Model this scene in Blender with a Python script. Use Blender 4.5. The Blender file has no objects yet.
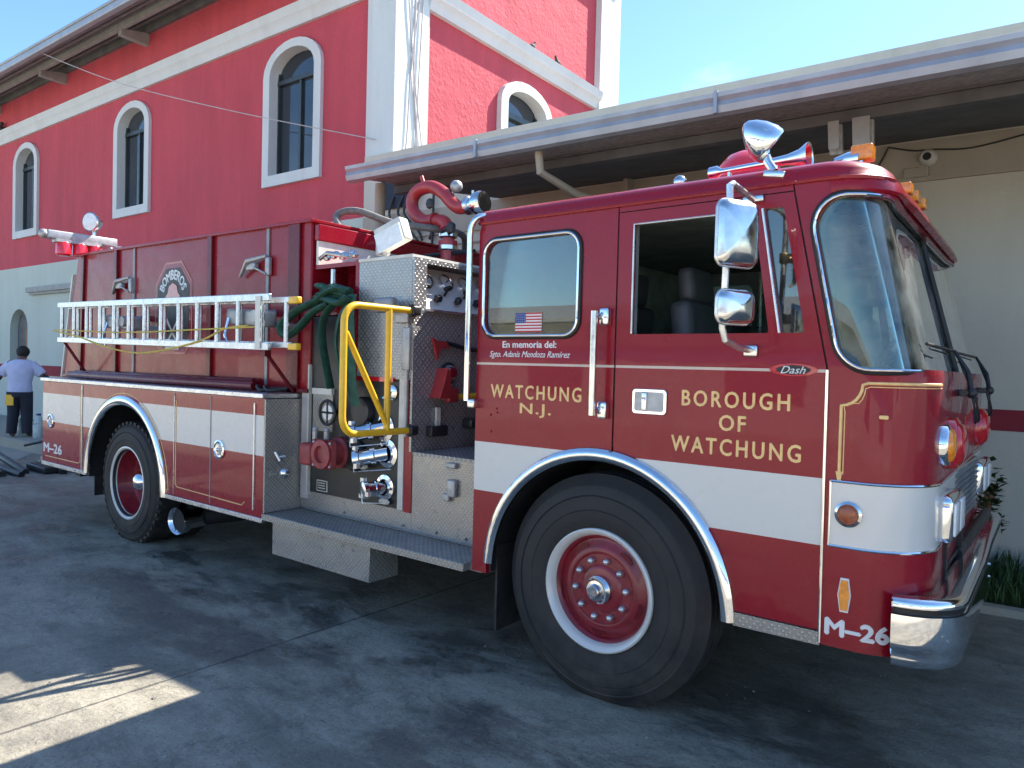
import bpy, bmesh, math, random
from mathutils import Vector, Matrix
from mathutils.geometry import tessellate_polygon
random.seed(7)
PI = math.pi
scene = bpy.context.scene
COL = scene.collection
rad = math.radians

# ------------------------------------------------------------------ object helpers
def tag(o, label=None, cat=None, group=None, kind=None):
    if label: o['label'] = label
    if cat: o['category'] = cat
    if group: o['group'] = group
    if kind: o['kind'] = kind
    return o

def empty(name, loc, label=None, cat=None, group=None):
    o = bpy.data.objects.new(name, None)
    COL.objects.link(o)
    o.location = loc
    o.empty_display_size = 0.1
    tag(o, label, cat, group)
    return o

class MB:
    """collects shapes in one bmesh; build() links them as one mesh object"""
    def __init__(self):
        self.bm = bmesh.new()
    def faces(self, vs, fs):
        v = [self.bm.verts.new(p) for p in vs]
        for f in fs:
            try: self.bm.faces.new([v[i] for i in f])
            except ValueError: pass
        return self
    def box(self, x0, x1, y0, y1, z0, z1, M=None):
        vs = [Vector((x, y, z)) for x in (x0, x1) for y in (y0, y1) for z in (z0, z1)]
        if M is not None: vs = [M @ v for v in vs]
        return self.faces(vs, [(0,1,3,2),(4,6,7,5),(0,4,5,1),(2,3,7,6),(0,2,6,4),(1,5,7,3)])
    def obox(self, c, sx, sy, sz, rot=(0,0,0), r=0):
        M = Matrix.Translation(c) @ Matrix.Rotation(rot[2],4,'Z') @ Matrix.Rotation(rot[1],4,'Y') @ Matrix.Rotation(rot[0],4,'X')
        if r > 0:
            return self.rbox(sx, sy, sz, r, M)
        return self.box(-sx/2, sx/2, -sy/2, sy/2, -sz/2, sz/2, M)
    def rbox(self, sx, sy, sz, r, M):
        b = bmesh.new()
        bmesh.ops.create_cube(b, size=1)
        for v in b.verts: v.co = Vector((v.co.x*sx, v.co.y*sy, v.co.z*sz))
        bmesh.ops.bevel(b, geom=b.edges[:], offset=r, segments=3, affect='EDGES', profile=.5)
        vs = [M @ v.co for v in b.verts]
        b.verts.index_update()
        fs = [[v.index for v in f.verts] for f in b.faces]
        b.free()
        return self.faces(vs, fs)
    def prism(self, pts, d0, d1, axis='y', M=None):
        """pts in the plane; extruded from d0 to d1 along axis"""
        def P(a, b, d):
            p = {'y': (a, d, b), 'x': (d, a, b), 'z': (a, b, d)}[axis]
            v = Vector(p)
            return M @ v if M is not None else v
        n = len(pts)
        vs = [P(a, b, d0) for a, b in pts] + [P(a, b, d1) for a, b in pts]
        fs = [tuple(range(n)), tuple(range(2*n-1, n-1, -1))]
        fs += [(i, (i+1) % n, n+(i+1) % n, n+i) for i in range(n)]
        return self.faces(vs, fs)
    def tube(self, pts, r, seg=10, cap=True, closed=False, flat=None):
        """tube along pts; r number or list; flat=(a,b) scales the two cross axes"""
        pts = [Vector(p) for p in pts]
        n = len(pts)
        if n < 2: return self
        rs = r if isinstance(r, (list, tuple)) else [r]*n
        tang = []
        for i in range(n):
            if closed: t = pts[(i+1) % n]-pts[i-1]
            elif i == 0: t = pts[1]-pts[0]
            elif i == n-1: t = pts[-1]-pts[-2]
            else: t = (pts[i+1]-pts[i]).normalized()+(pts[i]-pts[i-1]).normalized()
            if t.length < 1e-9: t = Vector((0,0,1))
            tang.append(t.normalized())
        up = Vector((0,0,1)) if abs(tang[0].z) < .9 else Vector((0,1,0))
        u = tang[0].cross(up).normalized()
        rings = []
        for i in range(n):
            t = tang[i]
            u = (u - t*u.dot(t))
            if u.length < 1e-6: u = t.orthogonal()
            u.normalize()
            w = t.cross(u)
            fa, fb = flat if flat else (1, 1)
            rings.append([self.bm.verts.new(pts[i]+(u*math.cos(2*PI*k/seg)*fa+w*math.sin(2*PI*k/seg)*fb)*rs[i]) for k in range(seg)])
        m = n if closed else n-1
        for i in range(m):
            a, b = rings[i], rings[(i+1) % n]
            for k in range(seg):
                try: self.bm.faces.new((a[k], a[(k+1) % seg], b[(k+1) % seg], b[k]))
                except ValueError: pass
        if cap and not closed:
            try:
                self.bm.faces.new(rings[0][::-1]); self.bm.faces.new(rings[-1])
            except ValueError: pass
        return self
    def lathe(self, prof, c, axis, seg=48, close=False):
        """prof: (radius, distance along axis)"""
        axis = Vector(axis).normalized()
        u = axis.orthogonal().normalized(); w = axis.cross(u)
        c = Vector(c)
        rings = []
        for r, d in prof:
            if r < 1e-6: rings.append([self.bm.verts.new(c+axis*d)])
            else: rings.append([self.bm.verts.new(c+axis*d+(u*math.cos(2*PI*k/seg)+w*math.sin(2*PI*k/seg))*r) for k in range(seg)])
        m = len(rings)-(0 if close else 1)
        for i in range(m):
            a, b = rings[i], rings[(i+1) % len(rings)]
            for k in range(seg):
                k2 = (k+1) % seg
                if len(a) == 1 and len(b) == 1: continue
                try:
                    if len(a) == 1: self.bm.faces.new((a[0], b[k2], b[k]))
                    elif len(b) == 1: self.bm.faces.new((a[k], a[k2], b[0]))
                    else: self.bm.faces.new((a[k], a[k2], b[k2], b[k]))
                except ValueError: pass
        return self
    def ball(self, c, r, sc=(1,1,1), seg=16, M=None):
        n = seg//2
        rings = []
        for i in range(n+1):
            th = PI*i/n
            row = []
            for k in range(seg if 0 < i < n else 1):
                ph = 2*PI*k/seg
                v = Vector((math.sin(th)*math.cos(ph)*sc[0], math.sin(th)*math.sin(ph)*sc[1], math.cos(th)*sc[2]))*r
                if M is not None: v = M @ v
                row.append(self.bm.verts.new(v+Vector(c)))
            rings.append(row)
        for i in range(n):
            a, b = rings[i], rings[i+1]
            for k in range(seg):
                k2 = (k+1) % seg
                if len(a) == 1: self.bm.faces.new((a[0], b[k], b[k2]))
                elif len(b) == 1: self.bm.faces.new((a[k], b[0], a[k2]))
                else: self.bm.faces.new((a[k], b[k], b[k2], a[k2]))
        return self
    def plate(self, outer, holes, f, d0, d1, cuts_a=(), cuts_b=()):
        """polygon with holes in (a,b); f(a,b,d) -> point; solid between offsets d0 and d1; cut along a= and b= lines so it can bend"""
        loops = [outer]+list(holes)
        flat = [p for l in loops for p in l]
        tris = tessellate_polygon([[Vector((p[0], p[1], 0)) for p in l] for l in loops])
        b = bmesh.new()
        vs = [b.verts.new((p[0], p[1], 0)) for p in flat]
        for t in tris:
            try: b.faces.new([vs[i] for i in t])
            except ValueError: pass
        for c in cuts_a:
            bmesh.ops.bisect_plane(b, geom=b.verts[:]+b.edges[:]+b.faces[:], plane_co=(c, 0, 0), plane_no=(1, 0, 0))
        for c in cuts_b:
            bmesh.ops.bisect_plane(b, geom=b.verts[:]+b.edges[:]+b.faces[:], plane_co=(0, c, 0), plane_no=(0, 1, 0))
        for fc in b.faces:
            fc.normal_update()
            if fc.normal.z < 0: fc.normal_flip()
        b.verts.index_update()
        A = [self.bm.verts.new(f(v.co.x, v.co.y, d1)) for v in b.verts]
        B = [self.bm.verts.new(f(v.co.x, v.co.y, d0)) for v in b.verts]
        for fc in b.faces:
            ids = [v.index for v in fc.verts]
            try:
                self.bm.faces.new([A[i] for i in ids]); self.bm.faces.new([B[i] for i in ids[::-1]])
            except ValueError: pass
        for e in b.edges:
            if len(e.link_faces) == 1:
                i, j = e.verts[0].index, e.verts[1].index
                try: self.bm.faces.new((A[i], A[j], B[j], B[i]))
                except ValueError: pass
        b.free()
        return self
    def build(self, name, mat, parent=None, smooth=True, angle=35, bevel=0, segs=2):
        bmesh.ops.recalc_face_normals(self.bm, faces=self.bm.faces[:])
        me = bpy.data.meshes.new(name)
        self.bm.to_mesh(me); self.bm.free()
        me.materials.append(mat)
        if smooth:
            for p in me.polygons: p.use_smooth = True
            me.set_sharp_from_angle(angle=rad(angle))
        o = bpy.data.objects.new(name, me)
        COL.objects.link(o)
        if bevel:
            md = o.modifiers.new('edge', 'BEVEL'); md.width = bevel; md.segments = segs
            md.limit_method = 'ANGLE'; md.angle_limit = rad(40); md.harden_normals = False
        if parent is not None:
            o.parent = parent
            o.matrix_parent_inverse = Matrix.Translation(-world_loc(parent))
        return o

def world_loc(o):
    v = Vector(o.location)
    p = o.parent
    while p is not None:
        # all parents are unrotated; their inverse was folded in at build time
        v = o.matrix_parent_inverse @ v
        v = v + world_loc(p)
        return v
    return v

def arc(cx, cz, r, a0, a1, n):
    return [(cx+r*math.cos(rad(a0+(a1-a0)*i/n)), cz+r*math.sin(rad(a0+(a1-a0)*i/n))) for i in range(n+1)]

def rrect(x0, x1, z0, z1, r, n=6):
    r4 = r if isinstance(r, (list, tuple)) else (r,)*4   # bl, br, tr, tl
    P = []
    for (cx, cz, rr, a) in ((x0+r4[0], z0+r4[0], r4[0], 180), (x1-r4[1], z0+r4[1], r4[1], 270), (x1-r4[2], z1-r4[2], r4[2], 0), (x0+r4[3], z1-r4[3], r4[3], 90)):
        if rr <= 0: P.append((cx, cz))
        else: P += arc(cx, cz, rr, a, a+90, n)
    return P

def smooth_path(pts, n=6):
    """Catmull-Rom through pts"""
    P = [Vector(p) for p in pts]
    out = []
    for i in range(len(P)-1):
        p0 = P[max(i-1, 0)]; p1 = P[i]; p2 = P[i+1]; p3 = P[min(i+2, len(P)-1)]
        for k in range(n):
            t = k/n
            out.append(0.5*((2*p1)+(-p0+p2)*t+(2*p0-5*p1+4*p2-p3)*t*t+(-p0+3*p1-3*p2+p3)*t**3))
    out.append(P[-1])
    return out

def copy_tree(o, parent=None, offset=None):
    c = o.copy(); COL.objects.link(c)
    if parent is not None:
        c.parent = parent
    if offset is not None: c.location = Vector(c.location)+Vector(offset)
    for ch in [x for x in bpy.data.objects if x.parent == o]:
        copy_tree(ch, c)
    return c

# text as real mesh lettering lying on a face
def lettering(name, body, size, M, mat, parent, width=None, height=None, shear=0, bold=0, extrude=0.0012, spacing=1.0, align='CENTER', curve_r=None, fat=0):
    cu = bpy.data.curves.new('lettering', 'FONT')
    cu.body = body; cu.size = size; cu.align_x = align; cu.align_y = 'CENTER'
    cu.extrude = extrude; cu.shear = shear; cu.offset = bold; cu.space_character = spacing
    cu.resolution_u = 3
    to = bpy.data.objects.new('tmp_text', cu); COL.objects.link(to)
    dg = bpy.context.evaluated_depsgraph_get(); dg.update()
    me = bpy.data.meshes.new_from_object(to.evaluated_get(dg))
    bpy.data.objects.remove(to)
    xs = [v.co.x for v in me.vertices]; ys = [v.co.y for v in me.vertices]
    cx, cy = (max(xs)+min(xs))/2, (max(ys)+min(ys))/2
    sx = width/(max(xs)-min(xs)) if width else 1
    sy = height/(max(ys)-min(ys)) if height else sx
    if not width: sx = sy
    for v in me.vertices: v.co = Vector(((v.co.x-cx)*sx, (v.co.y-cy)*sy, v.co.z))
    if fat:      # heavier strokes: the outline repeated a hair aside, each layer a little lower
        src = bmesh.new(); src.from_mesh(me); allv = bmesh.new()
        for k, (dx, dy) in enumerate(((0, 0), (-fat, 0), (fat, 0), (0, -fat), (0, fat))):
            vs = [allv.verts.new((v.co.x+dx, v.co.y+dy, v.co.z-.00022*k)) for v in src.verts]; src.verts.index_update()
            for f_ in src.faces: allv.faces.new([vs[v.index] for v in f_.verts])
        allv.to_mesh(me); src.free(); allv.free()
    cx = cy = 0; sx = sy = 1
    for v in me.vertices:
        x, y = (v.co.x-cx)*sx, (v.co.y-cy)*sy
        if curve_r:
            a = x/curve_r
            x, y = (curve_r+y)*math.sin(a), (curve_r+y)*math.cos(a)-curve_r
        p = M(x, y, v.co.z) if callable(M) else M @ Vector((x, y, v.co.z))
        v.co = p
    me.materials.clear(); me.materials.append(mat)
    o = bpy.data.objects.new(name, me); COL.objects.link(o)
    if parent is not None:
        o.parent = parent; o.matrix_parent_inverse = Matrix.Translation(-world_loc(parent))
    return o
# ------------------------------------------------------------------ materials
class NT:
    def __init__(self, name):
        self.m = bpy.data.materials.new(name); self.m.use_nodes = True
        self.t = self.m.node_tree; self.n = self.t.nodes
        self.bsdf = self.n['Principled BSDF']; self.out = self.n['Material Output']
    def new(self, kind, **kw):
        x = self.n.new(kind)
        for k, v in kw.items(): setattr(x, k, v)
        return x
    def link(self, a, b): self.t.links.new(a, b)
    def set(self, **kw):
        for k, v in kw.items():
            self.bsdf.inputs[k.replace('_', ' ')].default_value = v
    def coord(self):
        return self.new('ShaderNodeTexCoord').outputs['Object']
    def math(self, op, a, b=None, clamp=False):
        x = self.new('ShaderNodeMath', operation=op, use_clamp=clamp)
        for i, v in enumerate((a, b)):
            if v is None: continue
            if isinstance(v, (int, float)): x.inputs[i].default_value = v
            else: self.link(v, x.inputs[i])
        return x.outputs[0]
    def noise(self, scale, detail=5, rough=.55, vec=None, dist=0):
        x = self.new('ShaderNodeTexNoise')
        x.inputs['Scale'].default_value = scale; x.inputs['Detail'].default_value = detail
        x.inputs['Roughness'].default_value = rough; x.inputs['Distortion'].default_value = dist
        self.link(vec if vec is not None else self.coord(), x.inputs['Vector'])
        return x.outputs['Fac']
    def ramp(self, fac, stops):
        x = self.new('ShaderNodeValToRGB')
        el = x.color_ramp.elements
        while len(el) < len(stops): el.new(.5)
        for e, (p, c) in zip(el, stops):
            e.position = p
            e.color = (c, c, c, 1) if isinstance(c, (int, float)) else (*c, 1)
        self.link(fac, x.inputs[0])
        return x.outputs[0]
    def mix(self, fac, a, b):
        x = self.new('ShaderNodeMix', data_type='RGBA')
        for i, v in ((0, fac), (6, a), (7, b)):
            if isinstance(v, (int, float)): x.inputs[i].default_value = v
            elif isinstance(v, tuple): x.inputs[i].default_value = (*v, 1)
            else: self.link(v, x.inputs[i])
        return x.outputs[2]
    def bump(self, h, strength=.3, dist=.01, target=None):
        x = self.new('ShaderNodeBump')
        x.inputs['Strength'].default_value = strength; x.inputs['Distance'].default_value = dist
        self.link(h, x.inputs['Height']); self.link(x.outputs[0], (target or self.bsdf).inputs['Normal'])
        return x
    def xyz(self, vec=None):
        x = self.new('ShaderNodeSeparateXYZ'); self.link(vec if vec is not None else self.coord(), x.inputs[0])
        return x.outputs

def simple(name, col, rough=.5, metal=0, var=.12, nscale=6, bump=0, bscale=40, coat=0, rvar=.1, spec=.5, emis=None, trans=0):
    t = NT(name)
    f = t.noise(nscale, 6)
    a = tuple(c*(1-var) for c in col); b = tuple(min(1, c*(1+var)) for c in col)
    t.link(t.mix(t.ramp(f, [(.3, 0.), (.7, 1.)]), a, b), t.bsdf.inputs['Base Color'])
    f2 = t.noise(nscale*3.1, 4)
    r = t.ramp(f2, [(.3, max(0, rough-rvar*rough)), (.7, min(1, rough+rvar*rough))])
    t.link(r, t.bsdf.inputs['Roughness'])
    t.set(Metallic=metal, Coat_Weight=coat, Coat_Roughness=.04, Specular_IOR_Level=spec, Transmission_Weight=trans)
    if bump: t.bump(t.noise(bscale, 5), bump, .01)
    if emis:
        t.set(Emission_Color=(*emis[0], 1), Emission_Strength=emis[1])
    return t.m

RED = (.27, .006, .018)
WHITE = (.66, .64, .60)
def paint(name, band=None, line=None, red=RED, grime=.3, coat=.55):
    """glossy red fire-engine enamel with painted horizontal white band / thin line (object z = height)"""
    t = NT(name)
    z = t.xyz()[2]
    f = t.noise(1.7, 5)
    col = t.mix(t.ramp(f, [(.3, 0.), (.7, 1.)]), tuple(c*.93 for c in red), tuple(c*1.08 for c in red))
    def inside(z0, z1):
        return t.math('MULTIPLY', t.math('GREATER_THAN', z, z0), t.math('LESS_THAN', z, z1))
    if band:
        col = t.mix(inside(*band), col, WHITE)
    if line:
        col = t.mix(inside(*line), col, (.62, .50, .42))
    # dust and road film: sparse light specks and a low film
    d = t.ramp(t.noise(38, 8, .7), [(.62, 0.), (.75, 1.)])
    low = t.ramp(z, [(.0, 1.), (1.0, 0.)])
    d = t.math('MULTIPLY', d, t.math('ADD', t.math('MULTIPLY', low, .4), .06))
    col = t.mix(t.math('MULTIPLY', d, grime), col, (.30, .26, .22))
    t.link(col, t.bsdf.inputs['Base Color'])
    r = t.ramp(t.noise(9, 6), [(.35, .24), (.75, .40)])
    t.link(r, t.bsdf.inputs['Roughness'])
    t.set(Coat_Weight=coat, Coat_Roughness=.03, Coat_IOR=1.36, Specular_IOR_Level=.22)
    b = t.new('ShaderNodeBump'); b.inputs['Strength'].default_value = .05; b.inputs['Distance'].default_value = .02
    t.link(t.noise(3.2, 2, .4), b.inputs['Height']); t.link(b.outputs[0], t.bsdf.inputs['Coat Normal'])
    return t.m

def tread(name, horiz=False, col=(.58, .57, .55), pitch=.038, rough=.32):
    """aluminium diamond plate"""
    t = NT(name)
    x, y, z = t.xyz()
    if horiz: u, v = x, y
    else: u, v = t.math('ADD', x, y), z
    k = 2*PI/pitch
    p = t.math('SINE', t.math('MULTIPLY', t.math('ADD', u, v), k/2))
    q = t.math('SINE', t.math('MULTIPLY', t.math('SUBTRACT', u, v), k/2))
    sgn = t.math('GREATER_THAN', t.math('MULTIPLY', t.math('SINE', t.math('MULTIPLY', u, k/2)), t.math('SINE', t.math('MULTIPLY', v, k/2))), 0)
    p4 = t.math('MULTIPLY', t.math('POWER', t.math('ABSOLUTE', p), 6.), t.math('POWER', t.math('ABSOLUTE', q), 1.2))
    q4 = t.math('MULTIPLY', t.math('POWER', t.math('ABSOLUTE', q), 6.), t.math('POWER', t.math('ABSOLUTE', p), 1.2))
    h = t.math('ADD', t.math('MULTIPLY', p4, sgn), t.math('MULTIPLY', q4, t.math('SUBTRACT', 1., sgn)))
    h = t.ramp(h, [(.18, 0.), (.5, 1.)])
    f = t.ramp(t.noise(5, 7, .6), [(.35, .6), (.7, 1.)])
    base = t.mix(f, tuple(c*.72 for c in col), col)
    t.link(t.mix(t.math('MULTIPLY', h, .75), tuple(c*.55 for c in col) , base), t.bsdf.inputs['Base Color'])
    base2 = t.mix(h, t.mix(f, tuple(c*.45 for c in col), tuple(c*.62 for c in col)), base)
    t.link(base2, t.bsdf.inputs['Base Color'])
    t.link(t.ramp(t.noise(14, 5), [(.3, rough*.8), (.7, rough*1.5)]), t.bsdf.inputs['Roughness'])
    t.set(Metallic=.55)
    t.bump(h, .8, .004)
    return t.m

def glass(name, tint=(.55, .62, .60), refl=1.0, dirt=.06, k=2.4):
    t = NT(name)
    t.n.remove(t.bsdf)
    tr = t.new('ShaderNodeBsdfTransparent'); tr.inputs[0].default_value = (*tint, 1)
    gl = t.new('ShaderNodeBsdfGlossy'); gl.inputs['Roughness'].default_value = .01
    gl.inputs[0].default_value = (refl, refl, refl, 1)
    fr = t.new('ShaderNodeFresnel'); fr.inputs[0].default_value = 1.55
    mx = t.new('ShaderNodeMixShader')
    t.link(t.math('MULTIPLY', fr.outputs[0], k, True), mx.inputs[0])
    t.link(tr.outputs[0], mx.inputs[1]); t.link(gl.outputs[0], mx.inputs[2])
    df = t.new('ShaderNodeBsdfDiffuse'); df.inputs[0].default_value = (.5, .5, .48, 1)
    m2 = t.new('ShaderNodeMixShader')
    t.link(t.ramp(t.noise(6, 8, .65), [(.4, 0.), (.9, dirt*2.5)]), m2.inputs[0])
    t.link(mx.outputs[0], m2.inputs[1]); t.link(df.outputs[0], m2.inputs[2])
    t.link(m2.outputs[0], t.out.inputs[0])
    return t.m

def stucco(name, col, streak=.10, bscale=28, bstr=.35, rough=.85, grime=(.3,.3,.28), gr=.0):
    t = NT(name)
    c = t.coord()
    mp = t.new('ShaderNodeMapping'); mp.inputs['Scale'].default_value = (1, 1, .18)
    t.link(c, mp.inputs[0])
    s = t.noise(2.2, 8, .65, mp.outputs[0])
    f = t.noise(.8, 8, .6)
    col1 = t.mix(t.ramp(s, [(.3, 0.), (.75, 1.)]), tuple(x*(1-streak) for x in col), tuple(min(1, x*(1+streak)) for x in col))
    col1 = t.mix(t.ramp(f, [(.35, 0.), (.8, .35)]), col1, tuple(min(1., x*.8+.02) for x in col))
    if gr: col1 = t.mix(t.ramp(t.noise(1.3, 10, .7, mp.outputs[0]), [(.52, 0.), (.8, gr)]), col1, grime)
    t.link(col1, t.bsdf.inputs['Base Color'])
    t.set(Roughness=rough)
    h = t.math('ADD', t.noise(bscale, 6, .6), t.math('MULTIPLY', t.noise(bscale*.22, 4), 1.4))
    t.bump(h, bstr, .03)
    return t.m

M = {}
M['cab'] = paint('cab_enamel', (.944, 1.21), (1.629, 1.641))
M['corner'] = paint('front_corner_enamel')
M['body'] = paint('body_enamel', (.932, 1.224))
M['red'] = paint('red_enamel')
M['tank'] = paint('tank_enamel', grime=.3, red=(.26, .007, .016), coat=.3)
M['post'] = paint('post_enamel', red=(.13, .008, .014), grime=.3, coat=.25)
M['wheelred'] = simple('wheel_red', (.22, .012, .022), .38, var=.25, nscale=14, coat=.4)
M['band'] = simple('white_enamel', WHITE, .3, var=.04, nscale=3, coat=.8)
M['white'] = simple('white_letter', (.74, .74, .74), .45, var=.03)
M['cream'] = simple('off_white', (.62, .60, .54), .5, var=.15, nscale=9)
M['gold'] = simple('gold_leaf', (.86, .56, .23), .45, metal=.0, var=.12, nscale=30)
M['chrome'] = simple('chrome', (.80, .81, .83), .07, metal=1, var=.06, nscale=8, rvar=.6)
M['chromeworn'] = simple('worn_chrome', (.66, .66, .66), .16, metal=1, var=.2, nscale=10, rvar=.5)
M['alu'] = simple('aluminium', (.66, .67, .68), .34, metal=.9, var=.15, nscale=12, rvar=.4)
M['dullalu'] = simple('dull_aluminium', (.42, .42, .42), .5, metal=.6, var=.2, nscale=16)
M['steel'] = simple('grey_steel', (.26, .27, .28), .5, metal=.5, var=.2)
M['tread'] = tread('tread_plate')
M['treadflat'] = tread('tread_plate_step', True, (.46, .46, .45), rough=.4)
M['treadfine'] = tread('tread_plate_fine', False, (.60, .57, .52), pitch=.03)
M['black'] = simple('black_plastic', (.018, .018, .02), .45, var=.3)
M['blackpanel'] = simple('black_panel', (.022, .024, .024), .42, var=.35, nscale=5, bump=.05)
def rubber_mat():
    t = NT('rubber')
    d = t.ramp(t.noise(5, 9, .7), [(.42, 0.), (.75, 1.)])
    z = t.xyz()[2]
    low = t.ramp(z, [(.0, .8), (.7, .12)])
    col = t.mix(t.math('MULTIPLY', d, low), (.016, .016, .017), (.10, .088, .070))
    col = t.mix(t.ramp(t.noise(70, 3, .7), [(.64, 0.), (.74, .35)]), col, (.09, .085, .078))
    t.link(col, t.bsdf.inputs['Base Color']); t.set(Roughness=.68)
    t.bump(t.noise(60, 5), .18, .01)
    return t.m
M['rubber'] = rubber_mat()
M['trimrubber'] = simple('trim_rubber', (.012, .012, .013), .5, var=.2)
M['inside'] = simple('cab_inside', (.20, .22, .22), .7, var=.3)
M['seat'] = simple('seat_vinyl', (.05, .05, .055), .5, var=.3)
M['dash'] = simple('dashboard', (.06, .065, .065), .6, var=.2)
M['undercar'] = simple('chassis', (.012, .012, .013), .75, var=.4)
M['yellow'] = simple('yellow_enamel', (.80, .46, .02), .38, var=.10, nscale=20, coat=.3)
M['ylwrope'] = simple('yellow_rope', (.52, .40, .08), .8, var=.25, nscale=60)
M['hose'] = simple('green_hose', (.022, .085, .055), .75, var=.35, nscale=18, bump=.5, bscale=120)
M['glass'] = glass('window_glass', (.42, .50, .48))
M['wsglass'] = glass('windshield_glass', (.70, .84, .77), dirt=.16, k=1.7)
M['lens'] = simple('lens', (.75, .77, .78), .08, var=.1, nscale=30)
M['amber'] = simple('amber_lens', (.90, .26, .01), .22, var=.25, nscale=60, coat=.8)
M['amberdull'] = simple('old_amber_lens', (.32, .07, .02), .35, var=.3, nscale=40, coat=.5)
M['redlens'] = simple('red_lens', (.55, .012, .02), .18, var=.3, nscale=50, coat=1)
M['beacon'] = simple('beacon_red', (.72, .015, .03), .22, var=.1, nscale=20, coat=1)
M['monitor'] = simple('deck_gun_red', (.36, .03, .035), .42, var=.15, nscale=12, coat=.2, bump=.06, bscale=30)
M['brass'] = simple('brass', (.45, .33, .16), .35, metal=1, var=.2)
M['gauge'] = simple('gauge_face', (.70, .70, .68), .3, var=.08, nscale=30)
M['blueflag'] = simple('flag_blue', (.03, .05, .22), .5)
M['flagred'] = simple('flag_red', (.50, .03, .04), .5)
M['green'] = simple('plant_green', (.035, .085, .02), .5, var=.4, nscale=30)
M['grass'] = simple('grass_green', (.045, .09, .02), .6, var=.4, nscale=20)
M['soil'] = simple('soil', (.07, .055, .04), .9, var=.4, nscale=14, bump=.6)
M['wood'] = simple('door_wood', (.22, .09, .035), .55, var=.25, nscale=8)
M['skin'] = simple('skin', (.16, .075, .045), .5, var=.1)
M['hair'] = simple('dark_hair', (.012, .010, .010), .7, var=.3)
M['shirt'] = simple('pale_shirt', (.52, .54, .72), .8, var=.1, nscale=7, bump=.25, bscale=9)
M['trousers'] = simple('dark_trousers', (.016, .018, .030), .8, var=.2, bump=.2, bscale=9)
M['pet'] = simple('clear_bottle', (.45, .52, .50), .15, var=.2, nscale=20)
M['petgreen'] = simple('green_bottle', (.16, .30, .24), .15, var=.2, nscale=20)
M['bird'] = simple('dark_feathers', (.03, .03, .035), .7, var=.4, nscale=40)
M['cable'] = simple('pale_cable', (.45, .40, .40), .6)
M['darkcable'] = simple('dark_cable', (.03, .03, .03), .6)

M['redwall'] = stucco('red_stucco', (.51, .062, .088), .16, 16, .5, grime=(.30, .05, .07), gr=.45)
M['palewall'] = stucco('pale_green_stucco', (.50, .55, .49), .05, 18, .2, grime=(.30, .31, .27), gr=.3)
M['whitecol'] = stucco('white_column_plaster', (.62, .66, .66), .05, 20, .3, grime=(.34, .36, .34), gr=.3)
M['trim'] = stucco('white_trim', (.62, .63, .64), .06, 30, .15, grime=(.34, .33, .31), gr=.4)
M['stripered'] = stucco('painted_red_stripe', (.26, .02, .035), .08, 24, .15)
M['beige'] = stucco('beige_wall', (.56, .525, .445), .08, 10, .22, grime=(.27, .25, .21), gr=.5)
M['beigetrim'] = stucco('beige_ledge', (.40, .35, .28), .08, 20, .15)
M['concrete'] = stucco('pale_concrete', (.36, .34, .28), .10, 20, .3, gr=.3)
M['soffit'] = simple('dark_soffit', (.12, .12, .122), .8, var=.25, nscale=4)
M['fibre'] = simple('fibre_cement_sheet', (.42, .40, .37), .85, var=.28, nscale=22, bump=.4, bscale=40)
M['gutter'] = simple('painted_gutter', (.33, .36, .41), .42, metal=.3, var=.12, nscale=5)
M['eaveboard'] = simple('eave_board', (.34, .29, .28), .8, var=.2, nscale=5)
M['beam'] = simple('grey_beam', (.32, .32, .31), .75, var=.15)
M['alframe'] = simple('dark_window_frame', (.06, .07, .075), .4, metal=.5)
M['winpane'] = simple('dark_pane', (.020, .028, .040), .06, var=.3, nscale=2, coat=.5)
M['bluebox'] = simple('dark_blue_tarpaulin', (.012, .018, .04), .7)
M['roofsheet'] = simple('roof_sheet', (.30, .29, .27), .7, var=.2, nscale=8)

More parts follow.
